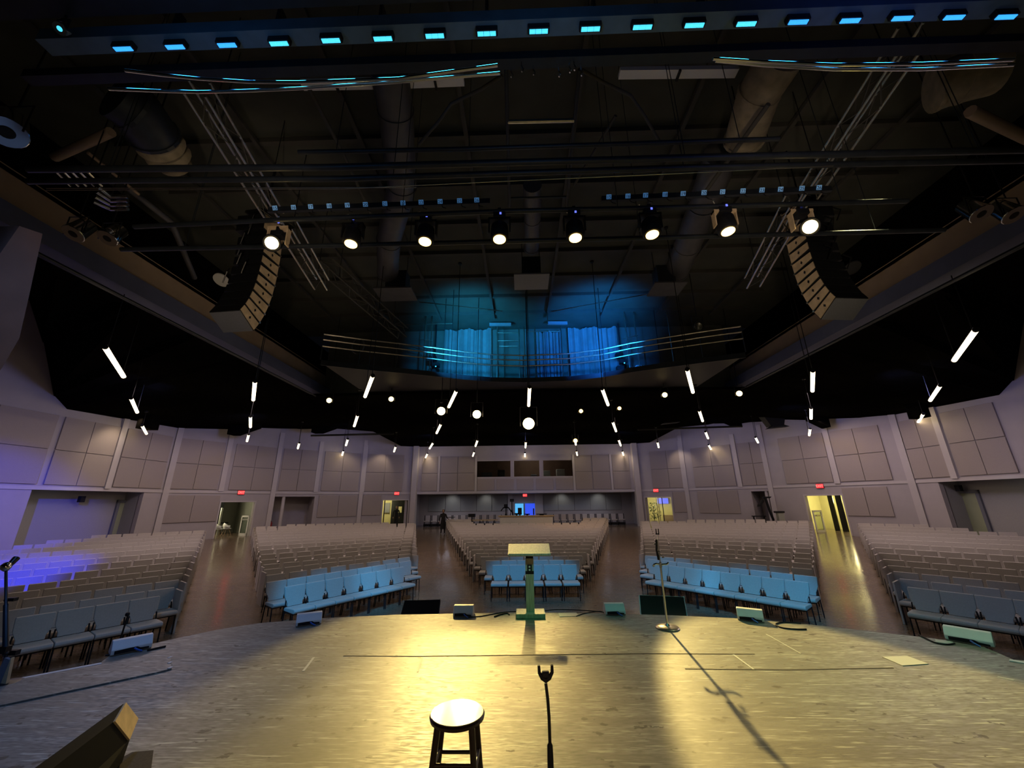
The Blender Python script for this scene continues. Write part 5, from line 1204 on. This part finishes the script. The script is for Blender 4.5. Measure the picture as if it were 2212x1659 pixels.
# people
def skin_body(t, chains, m):
    """chains of (point, radius) rooted on earlier vertices; one continuous skinned surface"""
    vs = []; es = []; rs = []
    def addv(p, r): vs.append(p); rs.append(r); return len(vs)-1
    idx = {}
    for ch in chains:
        prev = None
        for it in ch:
            if isinstance(it, str): prev = idx[it]; continue
            nm, p, r = it; i = addv(p, r); idx[nm] = i
            if prev is not None: es.append((prev, i))
            prev = i
    me = bpy.data.meshes.new('body'); me.from_pydata(vs, es, []); o = bpy.data.objects.new('body', me); C.objects.link(o); o.parent = t
    sk = o.modifiers.new('skin', 'SKIN'); 
    if not me.skin_vertices: 
        bpy.context.view_layer.objects.active = o
    for i, sv in enumerate(me.skin_vertices[0].data): sv.radius = rs[i] if isinstance(rs[i], tuple) else (rs[i], rs[i]); sv.use_root = (i == 0)
    ss = o.modifiers.new('sub', 'SUBSURF'); ss.levels = 2; ss.render_levels = 2; me.materials.append(K[m])
    return o
def person(loc, rz, S, lab, reach):
    t = thing('person', lab, 'person', loc, rz); s = S/1.75
    def P(x, y, z): return (x*s, y*s, z*s)
    ch = [[('pel', P(0,0,.95), (.15,.11)), ('wa', P(0,0,1.1), (.13,.10)), ('ch', P(0,.01,1.28), (.17,.11)), ('nk0', P(0,0,1.43), (.09,.08)), ('nk', P(0,0,1.50), (.055,.055))]]
    for sx, n in ((-1, 'l'), (1, 'r')):
        ch.append(['pel', (n+'h', P(sx*.10,0,.88), .095), (n+'k', P(sx*.12,.01,.49), .062), (n+'a', P(sx*.13,.03,.09), .042), (n+'f', P(sx*.14,-.10,.035), .035)])
        if sx == reach or reach == 2: arm = [(n+'s', P(sx*.19,0,1.39), .06), (n+'e', P(sx*.30,-.06,1.16), .042), (n+'w', P(sx*.42,-.20,1.08), .03)]
        else: arm = [(n+'s', P(sx*.19,0,1.39), .06), (n+'e', P(sx*.25,.02,1.12), .042), (n+'w', P(sx*.24,-.06,.88), .03)]
        ch.append(['ch']+arm)
    b = skin_body(t, ch, 'cloth')
    mb = MB(); mb.lathe([(.02,-.12), (.055,-.10), (.078,-.04), (.085,.03), (.075,.09), (.04,.125), (.01,.13)], 18, P(0,-.01,1.62)); mb.v = [(x*.9, y*1.05, z) for x, y, z in mb.v]
    hd = mb.build('head', 'skin', t, smooth=True)
    MB().prism([P(-.012,-.095,1.61), P(.012,-.095,1.61), P(0,-.095,1.65)], P(0,-.03,-.01)).build('nose', 'skin', hd)
    mb = MB(); [mb.lathe([(0,-.006),(.009,0),(0,.006)], 8, P(x,-.086,1.645)) for x in (-.03,.03)]; mb.build('eye', 'ink', hd); MB().box(P(0,-.085,1.575), (.05*s,.012,.008)).build('mouth', 'ink', hd)
    mb = MB(); [mb.box(P(x,.0,1.625), (.015,.035,.05)) for x in (-.082,.082)]; mb.build('ear', 'skin', hd)
    mb = MB(); mb.lathe([(.088,.0), (.090,.05), (.078,.105), (.04,.14), (.01,.145)], 18, P(0,.008,1.62)); mb.build('hair', 'black', t, smooth=True)
    for sx, n in ((-1,'l'), (1,'r')):
        w_ = P(sx*.42,-.20,1.08) if (sx == reach or reach == 2) else P(sx*.24,-.06,.88)
        dr = V((sx*.4,-.8,-.2)).normalized() if (sx == reach or reach == 2) else V((0,-.15,-1)).normalized(); w_ = V(w_); sd = dr.cross(V((0,0,1))).normalized() if abs(dr.z) < .9 else V((0,1,0))
        mb = MB(); mb.tube([w_, w_+dr*.05, w_+dr*.09], [.028,.04,.036], 8)
        for k, off in enumerate((-.028,-.010,.010,.028)): mb.tube([w_+dr*.08+sd*off, w_+dr*(.12)+sd*off*1.1, w_+dr*(.155-.008*abs(k-1.2))+sd*off*1.1+V((0,0,-.012))], .0085, 6)
        mb.tube([w_+dr*.03-sd*.03, w_+dr*.075-sd*.055], .0095, 6); mb.build('hand', 'skin', t, smooth=True)
    MB().lathe([(.21*s, .35*s), (.17*s, .75*s), (.165*s, 1.02*s)], 16).build('long_coat', 'cloth', t, smooth=True)
    return t
p = atf(956, 1153); person((p.x, p.y, p.z), 0, 1.58, 'person in black clothes standing in the aisle left of the centre block', 1)
q_ = p+V((.50, -.30, 1.02)); tag(MB().box((q_.x+.12, q_.y, fz(p.x, p.y)+1.08), (.5, .3, .035)).build('laptop', 'black', bevel=.005), 'flat black laptop held by the person in the aisle', 'laptop')
pp = FL[3].P(hL3[0]+w3*.58, 0, -.8); person((pp.x, pp.y, .75), R(20), 1.72, 'person in dark clothes standing in the left rear doorway', 0)
# proscenium edge, far left: a tall brown return wall leaning into view
P = [atx(x, y, -5.6) for x, y in ((-140,640),(0,548),(42,488),(92,505),(60,652),(42,730),(6,792),(-140,1000))]
struct(MB().prism(P, (-.25, 0, 0)).build('trim_90', 'brown'))
